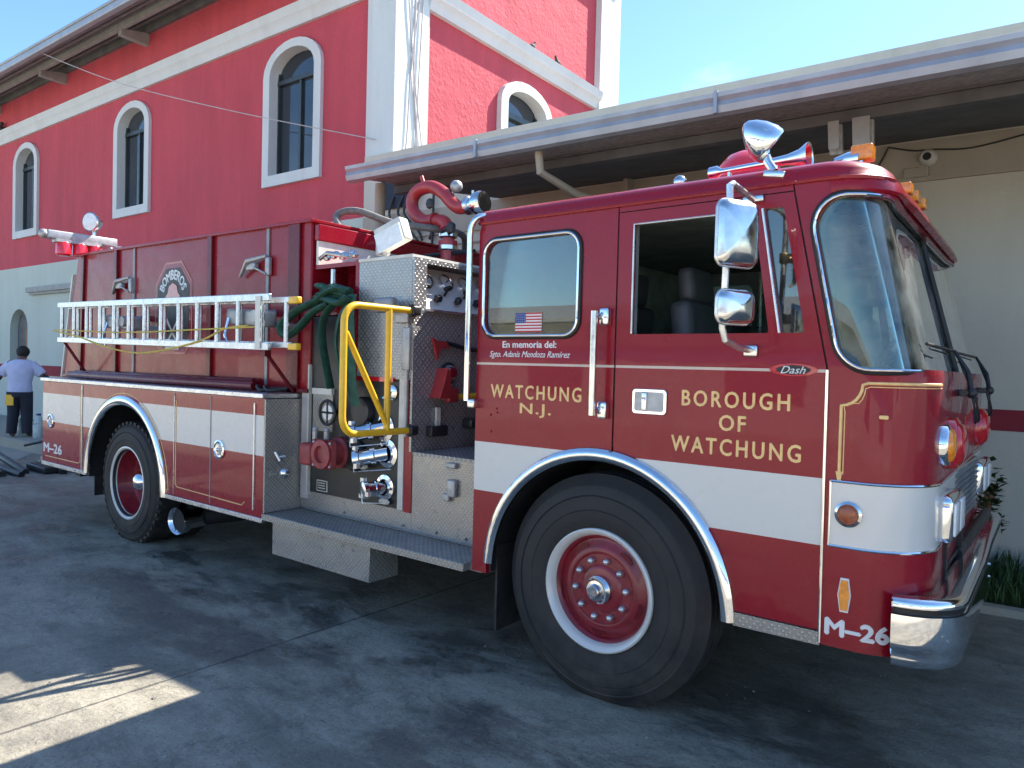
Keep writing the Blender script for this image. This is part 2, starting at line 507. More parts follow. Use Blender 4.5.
def ground_mat():
    t = NT('concrete_yard')
    c = t.coord()
    x, y, z = t.xyz(c)
    st = t.new('ShaderNodeMapping'); st.inputs['Scale'].default_value = (1, 2.2, 1); st.inputs['Rotation'].default_value = (0, 0, rad(18))
    t.link(c, st.inputs[0])
    big = t.noise(.33, 9, .62, c, .4)
    mid = t.noise(1.9, 12, .72, st.outputs[0], .1)
    fine = t.noise(26, 8, .7)
    base = t.mix(t.ramp(mid, [(.28, 0.), (.72, 1.)]), (.205, .183, .142), (.42, .378, .295))
    base = t.mix(t.ramp(fine, [(.25, 0.), (.75, .38)]), base, (.37, .335, .265))
    warm = t.ramp(t.noise(.7, 7, .6), [(.5, 0.), (.75, .35)])
    base = t.mix(warm, base, (.22, .19, .13))
    pits = t.noise(11, 12, .82)
    base = t.mix(t.ramp(pits, [(.30, .55), (.46, 0.)]), base, (.07, .062, .05))
    base = t.mix(t.ramp(pits, [(.54, 0.), (.68, .5)]), base, (.38, .35, .28))
    blot = t.noise(2.6, 11, .78, c, .1)
    base = t.mix(t.ramp(blot, [(.50, 0.), (.66, .55)]), base, (.085, .076, .06))
    # dirt collected along wheel tracks and oily wet patches
    grain = t.noise(75, 4, .8)
    base = t.mix(t.ramp(grain, [(.54, 0.), (.66, .75)]), base, (.06, .056, .048))
    base = t.mix(t.ramp(t.noise(52, 3, .75), [(.58, 0.), (.66, .6)]), base, (.42, .41, .37))
    wet = t.ramp(t.noise(.85, 11, .74, st.outputs[0], .35), [(.45, 0.), (.57, 1.)])
    near = t.ramp(t.math('ABSOLUTE', t.math('ADD', y, .2)), [(0, 1.), (1., 0.)])  # 0..1 m: ramp of |y+.2|
    nearw = t.math('SUBTRACT', 1., t.math('MULTIPLY', t.math('ABSOLUTE', t.math('ADD', y, .1)), .42), True)
    wet = t.math('MULTIPLY', wet, t.math('MAXIMUM', nearw, .45))
    base = t.mix(t.math('MULTIPLY', wet, .78), base, (.034, .034, .032))
    # open yard out of view, lightened to bounce warm fill onto the engine
    dry = t.ramp(t.math('MULTIPLY', t.math('ADD', t.math('ADD', y, t.math('MULTIPLY', mid, 1.2)), 3.2), -1.), [(.0, 0.), (1., 1.)])
    base = t.mix(dry, base, (.50, .44, .33))
    # fine cracks
    vo = t.new('ShaderNodeTexVoronoi', feature='DISTANCE_TO_EDGE'); vo.inputs['Scale'].default_value = .42
    dv = t.new('ShaderNodeVectorMath', operation='ADD')
    nz = t.new('ShaderNodeTexNoise'); nz.inputs['Scale'].default_value = 2.2; nz.inputs['Detail'].default_value = 6
    t.link(c, nz.inputs['Vector']); t.link(c, dv.inputs[0])
    sc = t.new('ShaderNodeVectorMath', operation='SCALE'); sc.inputs['Scale'].default_value = .55
    t.link(nz.outputs['Color'], sc.inputs[0]); t.link(sc.outputs[0], dv.inputs[1]); t.link(dv.outputs[0], vo.inputs['Vector'])
    crack = t.math('MULTIPLY', t.math('LESS_THAN', vo.outputs['Distance'], .0022), .5)
    # straight slab joints
    def joint(v, off, period, w):
        m = t.math('PINGPONG', t.math('ADD', v, off), period)
        return t.math('LESS_THAN', t.math('ADD', m, t.math('MULTIPLY', t.math('SUBTRACT', mid, .5), .05)), w)
    j = t.math('MAXIMUM', joint(y, 3.4, 6.0, .008), joint(x, 3.63, 3.6, .010))
    lines = t.math('MAXIMUM', t.math('MULTIPLY', crack, .7), j)
    base = t.mix(t.math('MULTIPLY', lines, .72), base, (.03, .03, .03))
    t.link(base, t.bsdf.inputs['Base Color'])
    rg = t.ramp(t.noise(3.5, 6), [(.3, .62), (.7, .86)])
    pud = t.math('MULTIPLY', wet, t.ramp(t.noise(2.4, 4), [(.46, 0.), (.56, 1.)]))
    t.link(t.mix(t.math('MAXIMUM', t.math('MULTIPLY', wet, .6), pud), rg, (.10, .10, .10)), t.bsdf.inputs['Roughness'])
    h = t.math('SUBTRACT', t.math('ADD', t.math('MULTIPLY', fine, .5), mid), t.math('MULTIPLY', lines, .8))
    h = t.math('MULTIPLY', h, t.math('SUBTRACT', 1., t.math('MULTIPLY', pud, .9)))
    t.bump(t.math('ADD', h, t.math('MULTIPLY', pits, .8)), .7, .02)
    return t.m
M['ground'] = ground_mat()
# ------------------------------------------------------------------ fire engine
# frame: x along the engine (front = +x), y across (near side = 0), z up, metres
XF, RC, W = -.44, .24, 2.44
S0 = XF-RC; S1 = S0+RC*PI/2; S2 = S1+W-2*RC; S3 = S2+RC*PI/2; SM = (S1+S2)/2
def foot(s):
    if s <= S0: return s, 0., 0., -1.
    if s <= S1:
        a = (s-S0)/RC; return S0+RC*math.sin(a), RC-RC*math.cos(a), math.sin(a), -math.cos(a)
    if s <= S2: return XF, RC+(s-S1), 1., 0.
    if s <= S3:
        a = (s-S2)/RC; return S0+RC*math.cos(a), W-RC+RC*math.sin(a), math.cos(a), math.sin(a)
    return S0-(s-S3), W, 0., 1.
def cabf(s, z, o=0.):
    """point of the cab skin: s runs along the near side, round the front and down the far side; windscreen area leans back"""
    x, y, nx, ny = foot(s)
    w = min(1., max(0., (x+1.6)/.8))
    fr = min(1., max(0., (s-S0)/.5))*min(1., max(0., (S3-s)/.5))
    k = .21+.05*fr
    x2 = x+nx*o-k*max(0., z-1.62)*w-.028*max(0., y-.24)*w
    return Vector((x2, y+ny*o, z))
def mir(s): return 2*SM-s
CUTS = [-1.6, -1.4, -1.2, -1., -.8]+[S0+RC*PI/2*i/10 for i in range(11)]+[S1+(S2-S1)*i/8 for i in range(1, 8)]
CUTS += [mir(c) for c in CUTS[:16]]
ZC = [1.62, 1.8, 2.0, 2.2]

truck = empty('fire_engine', (-4.6, 1.22, 0), 'large dark red fire engine with white side band and gold lettering', 'fire engine')

def cabplate(name, outer, holes, mat, parent=truck, o0=-.03, o1=0., **kw):
    m = MB(); m.plate(outer, holes, cabf, o0, o1, CUTS, ZC)
    return m.build(name, mat, parent, **kw)
def cabtube(m, pts, r, o=0., closed=False, seg=8, flat=None):
    m.tube([cabf(a, b, o) for a, b in pts], r, seg, closed=closed, flat=flat)
def densify(P, d=.04):
    out = []
    n = len(P)
    for i in range(n):
        a, b = P[i], P[(i+1) % n]
        k = max(1, int(math.hypot(b[0]-a[0], b[1]-a[1])/d))
        out += [(a[0]+(b[0]-a[0])*j/k, a[1]+(b[1]-a[1])*j/k) for j in range(k)]
    return out
def dens_open(P, d=.04):
    out = []
    for i in range(len(P)-1):
        a, b = P[i], P[i+1]
        k = max(1, int(math.hypot(b[0]-a[0], b[1]-a[1])/d))
        out += [(a[0]+(b[0]-a[0])*j/k, a[1]+(b[1]-a[1])*j/k) for j in range(k)]
    return out+[P[-1]]
def msides(P): return [(mir(a), b) for a, b in P][::-1]

AX, AZ, AR = -1.84, .54, .69        # front wheel arch
def archpt(a, r=AR): return (AX+r*math.cos(rad(a)), AZ+r*math.sin(rad(a)))
crew = [(-2.63, .497), (-2.529, .497)]+[archpt(180-(180-84.2)*i/26) for i in range(27)]+[(-1.768, 2.388), (-2.60, 2.388), (-2.622, 2.375), (-2.63, 2.35)]
crew_win = rrect(-2.578, -1.983, 1.79, 2.29, .075)
door = [archpt(83.3-(83.3-5.4)*i/22) for i in range(23)]+[(-.804, .606), (-.804, 2.358), (-1.76, 2.358)]
dwin = rrect(-1.687, -1.015, 1.787, 2.303, .012, 2)
vwin = rrect(-.962, -.864, 1.787, 2.303, .012, 2)
ws = rrect(-.742, SM-.009, 1.648, 2.318, (.10, .035, .05, .14), 8)
front = [(-.796, .553), (S0+.02, .553), (mir(S0+.02), .553), (mir(-.796), .553), (mir(-.796), 2.388), (-.796, 2.388)]

for side in (0, 1):
    F = (lambda P: P) if side == 0 else msides
    far = '' if side == 0 else ' on the far side'
    p = cabplate('crew_panel', F(crew), [F(crew_win)], M['cab'])
    d = cabplate('door', F(door), [F(dwin), F(vwin)], M['cab'])
    if side == 0: crew_o, door_o = p, d
    # header above the door, sill below
    cabplate('door_header', F([(-1.762, 2.363), (-.802, 2.363), (-.802, 2.388), (-1.762, 2.388)]), [], M['red'])
    cabplate('sill_plate', F([archpt(5.0), archpt(0.3), (-.799, .547), (-.799, .600)]), [], M['treadfine'], o0=-.03, o1=.004)
    # windows
    g = MB(); g.plate(F(crew_win), [], cabf, -.014, -.010, CUTS, ZC); crew_glass = g.build('crew_window', M['glass'], truck)
    r = MB(); cabtube(r, densify(F(rrect(-2.590, -1.971, 1.778, 2.302, .085))), .013, .002, True); r.build('rubber_seal', M['trimrubber'], crew_glass)
    r = MB(); cabtube(r, densify(F(rrect(-2.583, -1.978, 1.785, 2.295, .08))), .0075, .011, True); r.build('window_trim', M['chrome'], crew_glass)
    if side == 0: near_crew_glass = crew_glass
    if side:   # the near window is wound down
        g = MB(); g.plate(F(dwin), [], cabf, -.022, -.017, CUTS, ZC); wg = g.build('window', M['glass'], d)
    g = MB(); g.plate(F(vwin), [], cabf, -.022, -.017, CUTS, ZC); vg = g.build('vent_window', M['glass'], d)
    r = MB(); cabtube(r, F([(-.968, 1.787), (-.968, 2.303)]), .006, .003)
    cabtube(r, dens_open(F([(-1.682, 1.79), (-1.682, 2.299), (-1.02, 2.299)])), .005, -.002); r.build('window_channel', M['alu'], d)
    # gap filler behind the door joints
    r = MB(); cabtube(r, dens_open(F([(-.80, .56), (-.80, 2.36), (-1.765, 2.36), (-1.765, 1.25)])), .009, -.014, flat=(1, 1)); r.build('door_seal', M['trimrubber'], d)
    # dark liner inside
    L = MB()
    for P, H in ((crew, [crew_win]), (door, [rrect(-1.687, -.864, 1.787, 2.303, .012, 2)])):
        L.plate(F(P), [F(h) for h in H], cabf, -.062, -.036, CUTS, ZC)
    L.build('cab_lining', M['inside'], truck)

wsfull = rrect(-.742, mir(-.742), 1.648, 2.318, (.10, .10, .14, .14), 8)
fr_o = cabplate('front_panel', front, [wsfull], M['corner'])
L = MB(); L.plate(front, [wsfull], cabf, -.10, -.06, CUTS, ZC); L.build('front_lining', M['inside'], truck)
def wsf(s, z, o=0.):
    fr = min(1., max(0., (s-S0)/.45))*min(1., max(0., (S3-s)/.45))
    return cabf(s, z, o-.045*fr*fr*(3-2*fr))
for side in (0, 1):
    F = (lambda P: P) if side == 0 else msides
    g = MB(); g.plate(F(ws), [], wsf, -.012, -.006, CUTS, ZC); wso = g.build('windscreen', M['wsglass'], truck)
    r = MB(); pts = densify(F(rrect(-.755, SM-.001, 1.635, 2.331, (.112, .045, .06, .152), 8)), .03)
    r.tube([(wsf(a, b, .006)) for a, b in pts], .0125, 8, closed=True); r.build('rubber_seal', M['trimrubber'], wso)
    r = MB(); pts = dens_open(F([(SM-.05, 2.323)]+rrect(-.747, SM-.026, 1.643, 2.323, (.105, 0, 0, .145), 8)[-9:]+rrect(-.747, SM-.026, 1.643, 2.323, (.105, 0, 0, .145), 8)[:9]+[(SM-.05, 1.643)]), .03)
    r.tube([(wsf(a, b, .019)) for a, b in pts], .0065, 8); r.build('windscreen_trim', M['chrome'], wso)
    # wiper parked flat along the foot of the glass: pivot, bent arm, blade
    sp, s1, s2 = ((S1+.80-RC, .30, -.28) if side == 0 else (S1+1.90-RC, 1.45, .72))
    P0 = cabf(sp, 1.555, .055); P1 = wsf(s1, 1.745, .055); P2 = wsf(s2, 1.752, .03)
    wp = MB(); wp.tube([cabf(sp, 1.555, -.01), P0], .016); wp.ball(P0, .024)
    wp.tube([P0, (P0+P1)/2+Vector((.02, 0, .0)), P1], [.013, .010, .007]); wp.tube([P0+Vector((0, .05, 0)), P1+Vector((0, .03, .0))], .005)
    arm = wp.build('wiper_arm', M['black'], truck)
    wp = MB(); N = 6
    wp.tube([wsf(s1+(s2-s1)*k/N, 1.745+.008*k/N, .050-.006*k) for k in range(N+1)], .007); wp.tube([wsf(s1+(s2-s1)*k/N, 1.728+.008*k/N, .026-.001*k) for k in range(N+1)], .004)
    wp.build('wiper_blade', M['black'], arm)
m = MB(); m.tube([cabf(SM, 1.62+.7*k/6, -.040) for k in range(7)], .014, 8); m.build('centre_post', M['trimrubber'], truck)
# washer hoses drooping between the wipers
wp = MB()
for k, y in enumerate((.85, 1.0, 1.75, 1.86)):
    if k: wp = MB()
    a = cabf(S1+y-RC, 1.55, .05)
    wp.tube(smooth_path([a, a+Vector((.02, .03, -.10)), a+Vector((.01, .07, -.13)), a+Vector((0, .12, -.02))]), .004, 6)
    wp.build('washer_hose', M['black'], truck)
wp = MB()
wp.tube([cabf(S1+.72-RC, 1.555, .03), cabf(S1+1.1-RC, 1.555, .03)], .016); wp.build('wiper_linkage', M['black'], truck); wp = MB(); wp.tube([cabf(S1+1.7-RC, 1.555, .03), cabf(S1+1.95-RC, 1.555, .03)], .016)
wp.build('wiper_linkage', M['black'], truck)

# roof: rings of the cab outline shrinking upward
m = MB()
prof = [(-.02, 2.384), (.014, 2.386), (.018, 2.398), (.006, 2.408), (.002, 2.43), (-.016, 2.455), (-.045, 2.472), (-.10, 2.487), (-.25, 2.503), (-.6, 2.522), (-1.1, 2.53)]
ss = [-2.63, -2.3, -1.9, -1.6, -1.4, -1.2, -1., -.85]+[S0+RC*PI/2*i/10 for i in range(11)]+[S1+(S2-S1)*i/10 for i in range(1, 10)]
ss = ss+[mir(s) for s in ss[:19]][::-1]
rows = []
for o, z in prof:
    row = []
    for s in ss:
        x, y, nx, ny = foot(s)
        if o < -.2:   # pull straight toward the middle axis so the corner does not fold
            t = min(1., -o/1.25)
            b = cabf(s, 2.487, -.10)
            tgt = Vector((max(-2.6, min(b.x, -1.0)), 1.22, z))
            p = b.lerp(tgt, t*.97 if o > -1. else .99)
            if s <= -2.6 or s >= mir(-2.6): p.x = b.x
            p.z = z
        else:
            p = cabf(s, z, o)
            if z > 2.44:
                p.x -= .28*(z-2.44) if abs(nx) > .1 else 0
        row.append(m.bm.verts.new(p))
    rows.append(row)
for i in range(len(rows)-1):
    for k in range(len(ss)-1):
        try: m.bm.faces.new((rows[i][k], rows[i][k+1], rows[i+1][k+1], rows[i+1][k]))
        except ValueError: pass
# rear edge and middle seam
back = [r[0] for r in rows]+[r[-1] for r in rows[::-1]]
try: m.bm.faces.new(back)
except ValueError: pass
for k in range(len(ss)//2):
    a, b = rows[-1][k], rows[-1][k+1]; c, d = rows[-1][-1-k], rows[-1][-2-k]
    if len({a, b, c, d}) == 4:
        try: m.bm.faces.new((a, b, d, c))
        except ValueError: pass
roof = m.build('cab_roof', M['red'], truck, angle=50)
# visor over the windscreen
m = MB()
vs = [S0+.02+(mir(S0+.02)-S0-.02)*i/34 for i in range(35)]
rows = []
for z, o in ((2.372, -.03), (2.335, .012), (2.345, .040), (2.37, .040), (2.41, .018), (2.42, -.03)):
    rows.append([m.bm.verts.new(cabf(s, z, o*min(1., (i+1)/9, (35-i)/9) if o > 0 else o)) for i, s in enumerate(vs)])
for i in range(6):
    for k in range(34):
        m.bm.faces.new((rows[i][k], rows[i][k+1], rows[(i+1) % 6][k+1], rows[(i+1) % 6][k]))
m.build('visor', M['red'], roof)
# drip rail bead
m = MB(); cabtube(m, dens_open([(-2.62, 2.397), (-.62, 2.397)]), .005, .014); m.build('drip_rail', M['red'], roof)

# cab rear wall, floor, interior
m = MB(); m.box(-2.628, -2.60, .03, 2.41, .62, 2.38); m.build('cab_rear_wall', M['red'], truck)
m = MB(); m.box(-2.60, -.62, .07, 2.37, 1.245, 1.27); m.box(-2.59, -2.57, .06, 2.38, 1.27, 2.38)
m.build('cab_floor', M['inside'], truck)
m = MB(); m.box(-2.59, -.95, .09, 2.35, 2.372, 2.38); m.build('headliner', M['inside'], truck)
m = MB(); m.obox((-1.55, 1.22, 1.42), 1.3, .8, .4, r=.06); m.build('engine_cover', M['inside'], truck, angle=50)
m = MB(); m.obox((-.66, 1.22, 1.44), .22, 2.1, .26, (0, .15, 0), .04); m.obox((-.72, 1.9, 1.60), .16, .5, .10, (0, .3, 0), .03)
dash = m.build('dashboard', M['dash'], truck, angle=50)
m = MB()
ring = [Vector((-1.0, 1.92, 1.66))+Vector((math.sin(a)*.10, math.cos(a)*.22, math.sin(a)*.19)) for a in [2*PI*i/28 for i in range(28)]]
m.tube(ring, .014, 8, closed=True)
for i in (2, 12, 21): m.tube([(-1.0, 1.92, 1.66), ring[i]], .010, 6)
m.tube([(-1.0, 1.92, 1.66), (-.78, 1.92, 1.50)], .03, 10)
m.build('steering_wheel', M['black'], truck)
def seat(x, y, f=1):
    m = MB(); m.obox((x, y, 1.42), .46, .46, .14, r=.04); m.obox((x-f*.22, y, 1.70), .12, .46, .54, (0, -f*.12, 0), .045)
    m.obox((x-f*.26, y, 2.05), .09, .28, .18, (0, -f*.1, 0), .035); m.box(x-.2, x+.2, y-.2, y+.2, 1.27, 1.36)
    m.build('cab_seat', M['seat'], truck, angle=50)
seat(-1.32, .48); seat(-1.32, 1.94); seat(-2.2, .45, -1); seat(-2.2, 1.98, -1)
for p_ in ((-1.98, .12), (-1.9, 2.3)):
    m = MB(); m.tube([(*p_, 1.27), (*p_, 2.36)], .018); m.build('grab_pole', M['alu'], truck)
for i, (y, z) in enumerate(((.95, 2.05), (1.1, 2.02), (1.35, 2.04))):
    m = MB(); m.obox((-2.55, y, z), .02, .10, .16); m.build('notice_card', M['cream'], truck)

# wheel-arch trims and liners
def arch_trim(name, cx, cz, r, w, a0, a1, y0, parent=truck, sgn=-1):
    m = MB()
    for k in range(41):
        pass
    pts = [(cx+(r)*math.cos(rad(a0+(a1-a0)*i/40)), cz+(r)*math.sin(rad(a0+(a1-a0)*i/40))) for i in range(41)]
    rows = []
    prof = [(-w*.5, 0), (-w*.48, .016), (-w*.25, .030), (0, .034), (w*.25, .030), (w*.48, .016), (w*.5, 0)]
    for (x, z), i in zip(pts, range(41)):
        a = rad(a0+(a1-a0)*i/40)
        rows.append([m.bm.verts.new((cx+(r+dr)*math.cos(a), y0+sgn*dy, cz+(r+dr)*math.sin(a))) for dr, dy in prof])
    for i in range(40):
        for k in range(len(prof)-1):
            m.bm.faces.new((rows[i][k], rows[i][k+1], rows[i+1][k+1], rows[i+1][k]))
    for row in (rows[0], rows[-1]): m.bm.faces.new(row)
    return m.build(name, M['chrome'], parent)
def liner(cx, cz, r, y0, y1, a0=0, a1=180):
    m = MB(); n = 30
    for (ya, yb) in ((y0, y1),):
        R = []
        for i in range(n+1):
            a = rad(a0+(a1-a0)*i/n); c, s = math.cos(a), math.sin(a)
            R.append([m.bm.verts.new((cx+r*c, ya, cz+r*s)), m.bm.verts.new((cx+r*c, yb, cz+r*s))])
        for i in range(n): m.bm.faces.new((R[i][0], R[i][1], R[i+1][1], R[i+1][0]))
        m.bm.faces.new([q[1] for q in R])
    return m.build('wheel_arch_liner', M['undercar'], truck)
arch_trim('wheel_arch_trim', AX, AZ, AR-.022, .062, 178, 1.5, -.001)
arch_trim('wheel_arch_trim', AX, AZ, AR-.022, .062, 178, 1.5, W+.001, sgn=1)
liner(AX, AZ-.04, AR-.004, .033, .62); liner(AX, AZ-.04, AR-.004, W-.033, W-.62)

# ---------------- rear body
BX0, BX1 = -8.68, -4.63
RX, RZ, RR = -6.82, .47, .79
bodyP = [(BX0, .507), (RX-RR, .487)]+[(RX+RR*math.cos(rad(179-178*i/36)), RZ+RR*math.sin(rad(179-178*i/36))) for i in range(37)]+[(RX+RR, .487), (BX1, .485), (BX1, 1.345), (BX0, 1.345)]
fy = lambda a, b, d: Vector((a, d, b))
for y0, y1 in ((0, .03), (W-.03, W)):
    m = MB(); m.plate(bodyP, [], fy, y0, y1); m.build('body_side', M['body'], truck)
arch_trim('wheel_arch_trim', RX, RZ, RR-.03, .085, 178, -1, -.001)
arch_trim('wheel_arch_trim', RX, RZ, RR-.03, .085, 178, -1, W+.001, sgn=1)
liner(RX, RZ-.02, RR-.004, .033, .72); liner(RX, RZ-.02, RR-.004, W-.033, W-.72)
m = MB(); m.box(BX0+.001, BX0+.03, .031, W-.031, .50, 1.34); m.build('body_rear_panel', M['red'], truck)
# bottom rub rail and top ledge
m = MB(); m.box(BX0, RX-RR+.02, -.010, .028, .468, .505); m.build('rub_rail', M['alu'], truck, bevel=.003)
m = MB(); m.box(RX+RR-.01, BX1, -.010, .028, .450, .484); m.build('rub_rail', M['alu'], truck, bevel=.003)
m = MB(); m.box(BX0-.02, BX1+.003, -.022, .33, 1.347, 1.385); m.build('side_ledge', M['alu'], truck, bevel=.006)
m = MB(); m.box(BX0-.02, BX1+.003, 2.12, W+.022, 1.347, 1.385); m.build('side_ledge', M['alu'], truck, bevel=.006)
m = MB(); m.box(BX0+.05, BX1-.02, .08, W-.08, 1.32, 1.344); m.build('body_deck', M['steel'], truck)
# compartment doors: fine raised outlines + seams
def seamline(m, pts, r=.0035, y=-.001): m.tube([(a, y, b) for a, b in pts], r, 6)
m = MB()
for x in (-7.69, -5.908, -5.345): seamline(m, [(x, .50), (x, 1.335)], .005)
seamline(m, [(-4.745, .56), (-4.745, 1.30)], .006)
m.build('door_seam', M['steel'], truck)
m = MB(); m.box(-7.705, -7.69, -.007, 0, .50, 1.335); m.box(-4.752, -4.738, -.009, 0, .53, 1.31); m.box(-5.91, -5.902, -.006, 0, .55, 1.31)
m.build('door_hinge', M['alu'], truck)
# gold pinstripes
m = MB()
R2 = RR+.035
m.tube([(RX+R2*math.cos(rad(180-176*i/44)), -.0015, RZ+R2*math.sin(rad(180-176*i/44))) for i in range(45)], .004, 6)
seamline(m, [(-8.60, .565), (-7.78, .565), (-7.735, .58)], .0045); seamline(m, [(-7.735, .58), (-7.735, 1.28)], .003)
seamline(m, [(-5.88, 1.28), (-5.88, .60), (-5.86, .565), (-4.90, .545), (-4.86, .575)], .0045)
m.build('gold_pinstripe', M['gold'], truck)
def round_latch(x, z):
    m = MB(); m.lathe([(.075, 0), (.074, .010), (.062, .014), (.056, .006), (.02, .004), (.0, .004)], (x, 0, z), (0, -1, 0), 28)
    l = m.build('door_latch', M['chrome'], truck)
    m = MB(); m.obox((x, -.012, z), .022, .014, .09, r=.004); m.ball((x, -.014, z), .018, seg=10); m.build('latch_handle', M['alu'], l)
round_latch(-8.46, .935); round_latch(-5.215, .93)

# tank body above
TP = [(-8.93, 1.386), (-4.50, 1.386), (-4.50, 2.655), (-8.57, 2.70)]
m = MB(); m.prism(TP, .285, 2.155); tank = m.build('tank_body', M['tank'], truck, bevel=.012)
m = MB(); m.prism([(-8.60, 2.685), (-4.47, 2.64), (-4.47, 2.665), (-8.60, 2.712)], .255, 2.185); m.build('top_rail', M['tank'], truck, bevel=.005)
def lean_x(x, z):  # only the rearmost post leans with the tail
    return x
m = MB()
m.box(-5.905, -5.835, .258, .286, 1.39, 2.665)
m.box(-7.66, -7.60, .258, .286, 1.39, 2.685)
m.box(-4.76, -4.62, .262, .286, 1.39, 2.65)
m.prism([(-8.50, 1.39), (-8.44, 1.39), (-8.37, 2.69), (-8.43, 2.69)], .262, .286)
m.box(-8.9, -4.5, .262, .286, 1.39, 1.42)
m.build('body_post', M['post'], tank, bevel=.004)
m = MB()
m.box(-7.285, -7.245, .274, .286, 1.42, 2.67); m.box(-5.06, -5.025, .274, .286, 1.42, 2.65)
m.build('panel_hinge', M['steel'], tank)
m = MB(); m.prism([(-8.965, 1.386), (-8.935, 1.386), (-8.66, 2.50), (-8.69, 2.50)], .27, .31); m.build('tail_edge_strip', M['cream'], tank)
for x, z in ((-7.50, 2.33), (-5.22, 2.37)):
    m = MB(); m.tube([(x-.17, .255, z-.08), (x-.02, .22, z+.03), (x+.20, .25, z+.06)], [.012, .02, .014], 8)
    m.obox((x, .255, z-.01), .12, .05, .06, r=.01); m.obox((x+.21, .262, z-.02), .05, .035, .14, r=.008); m.tube([(x+.05, .23, z-.02), (x+.21, .24, z-.08)], .008)
    m.build('panel_latch', M['dullalu'], tank)
# dark pipe lying along the ledge belongs to the body
m = MB(); m.tube([(-8.44, .16, 1.425), (-6.9, .15, 1.422), (-4.98, .14, 1.425)], .034, 12); m.tube([(-8.44, .22, 1.45), (-5.1, .21, 1.46)], .02, 8)
m.build('ledge_pipe', M['post'], truck)
m = MB()
for x in (-4.95, -4.85): m.tube(smooth_path([(x, .2, 1.40), (x+.04, .12, 1.43), (x+.12, .10, 1.40), (x+.2, .2, 1.42)]), .014, 6)
m.build('ledge_strap', M['black'], truck)

# shield emblem on the tank side
ex, ez = -6.51, 2.13
oct_ = [(ex-.33, 1.78), (ex-.22, 1.66), (ex+.22, 1.66), (ex+.33, 1.78), (ex+.33, 2.30), (ex+.14, 2.49), (ex-.14, 2.49), (ex-.33, 2.30)]
def inset(P, k): return [(ex+(a-ex)*k, 2.08+(b-2.08)*k) for a, b in P]
m = MB(); m.prism(oct_, .281, .2845); em = m.build('shield_emblem', simple('faded_pink', (.50, .22, .20), .5, var=.15), truck)
m = MB(); m.prism(inset(oct_, .955), .279, .281); m.build('emblem_line', M['red'], em)
m = MB(); m.prism(inset(oct_, .86), .277, .279); m.build('emblem_field', M['black'], em)
def emt(x, y, z): return Vector((ex+x, .2765-z, 2.375+y))
lettering('emblem_lettering', 'BOMBEROS', .1, emt, M['white'], em, width=.52, height=.085, curve_r=.22, fat=.003)
m = MB()
# plain helmet over a crossed axe pair
m.prism([(ex+a, b+.15) for a, b in ((-.09, 2.06), (-.13, 2.03), (-.12, 2.0), (.12, 2.0), (.13, 2.03), (.09, 2.06), (.07, 2.12), (0, 2.15), (-.07, 2.12))], .274, .277)
m.build('emblem_helmet', M['redlens'], em)
m = MB()
for s_ in (-1, 1):
    m.prism([(ex-s_*.12, 1.74), (ex-s_*.10, 1.73), (ex+s_*.12, 1.97), (ex+s_*.10, 1.985)], .274, .277)
m.box(ex-.17, ex-.13, .274, .277, 1.80, 2.08); m.box(ex+.13, ex+.17, .274, .277, 1.80, 2.08)
m.prism([(ex-.12, 1.70), (ex+.12, 1.70), (ex+.12, 1.745), (ex-.12, 1.745)], .274, .277)
m.build('emblem_axes', M['cream'], em)

# ladder brackets (arms from the tank)
for x in (-6.82, -4.80):
    m = MB(); m.obox((x-.02, .0, 1.93), .46, .13, .12, (0, .06, 0), .02); m.tube([(x-.14, .28, 1.99), (x-.14, -.02, 1.95)], .028); m.tube([(x+.14, .28, 1.87), (x+.14, -.02, 1.90)], .028)
    m.tube([(x+.20, -.07, 1.93), (x+.20, -.12, 1.93)], .045, 12)
    b = m.build('ladder_bracket', M['dullalu'], truck, angle=45)
    m = MB(); m.tube([(x-.2, -.07, 1.93), (x-.2, -.10, 1.80), (x-.15, -.10, 1.72)], .010, 6); m.build('bracket_pin', M['chrome'], b)
m = MB(); m.tube([(-4.66, .26, 1.40), (-4.66, .02, 1.68)], .014); m.obox((-4.66, .02, 1.70), .06, .05, .10); m.tube([(-8.2, .26, 1.40), (-8.2, .02, 1.76)], .014)
m.build('ladder_foot_bracket', M['post'], truck)

# rear lamp rig on the tail
rg = MB(); rg.obox((-8.62, .34, 2.89), .10, .70, .09, r=.012); rg.ball((-8.62, -.03, 2.89), .05); rg.tube([(-8.62, .62, 2.86), (-8.45, .62, 2.70)], .02)
rg.tube([(-8.60, .55, 2.86), (-7.62, .40, 2.70)], .014); rg.obox((-8.62, .30, 2.835), .12, .46, .03)
rig = rg.build('rear_lamp_bar', M['dullalu'], truck, angle=45)
for y in (.16, .32, .47):
    m = MB(); m.lathe([(0, 0), (.06, 0), (.072, -.02), (.074, -.13), (.055, -.15), (0, -.15)], (-8.62, y, 2.83), (0, 0, 1), 20); m.build('red_lamp', M['beacon'], rig)
m = MB(); m.lathe([(0, -.12), (.03, -.115), (.07, -.08), (.10, -.02), (.105, .02), (.095, .03)], (-8.58, .42, 3.08), (.4, -.9, -.05), 24); m.tube([(-8.60, .46, 2.92), (-8.60, .46, 3.03)], .02)
fl = m.build('flood_lamp', M['chromeworn'], rig)
m = MB(); m.lathe([(.094, .028), (.05, .036), (0, .038)], (-8.58, .42, 3.08), (.4, -.9, -.05), 20); m.build('lamp_glass', M['lens'], fl)

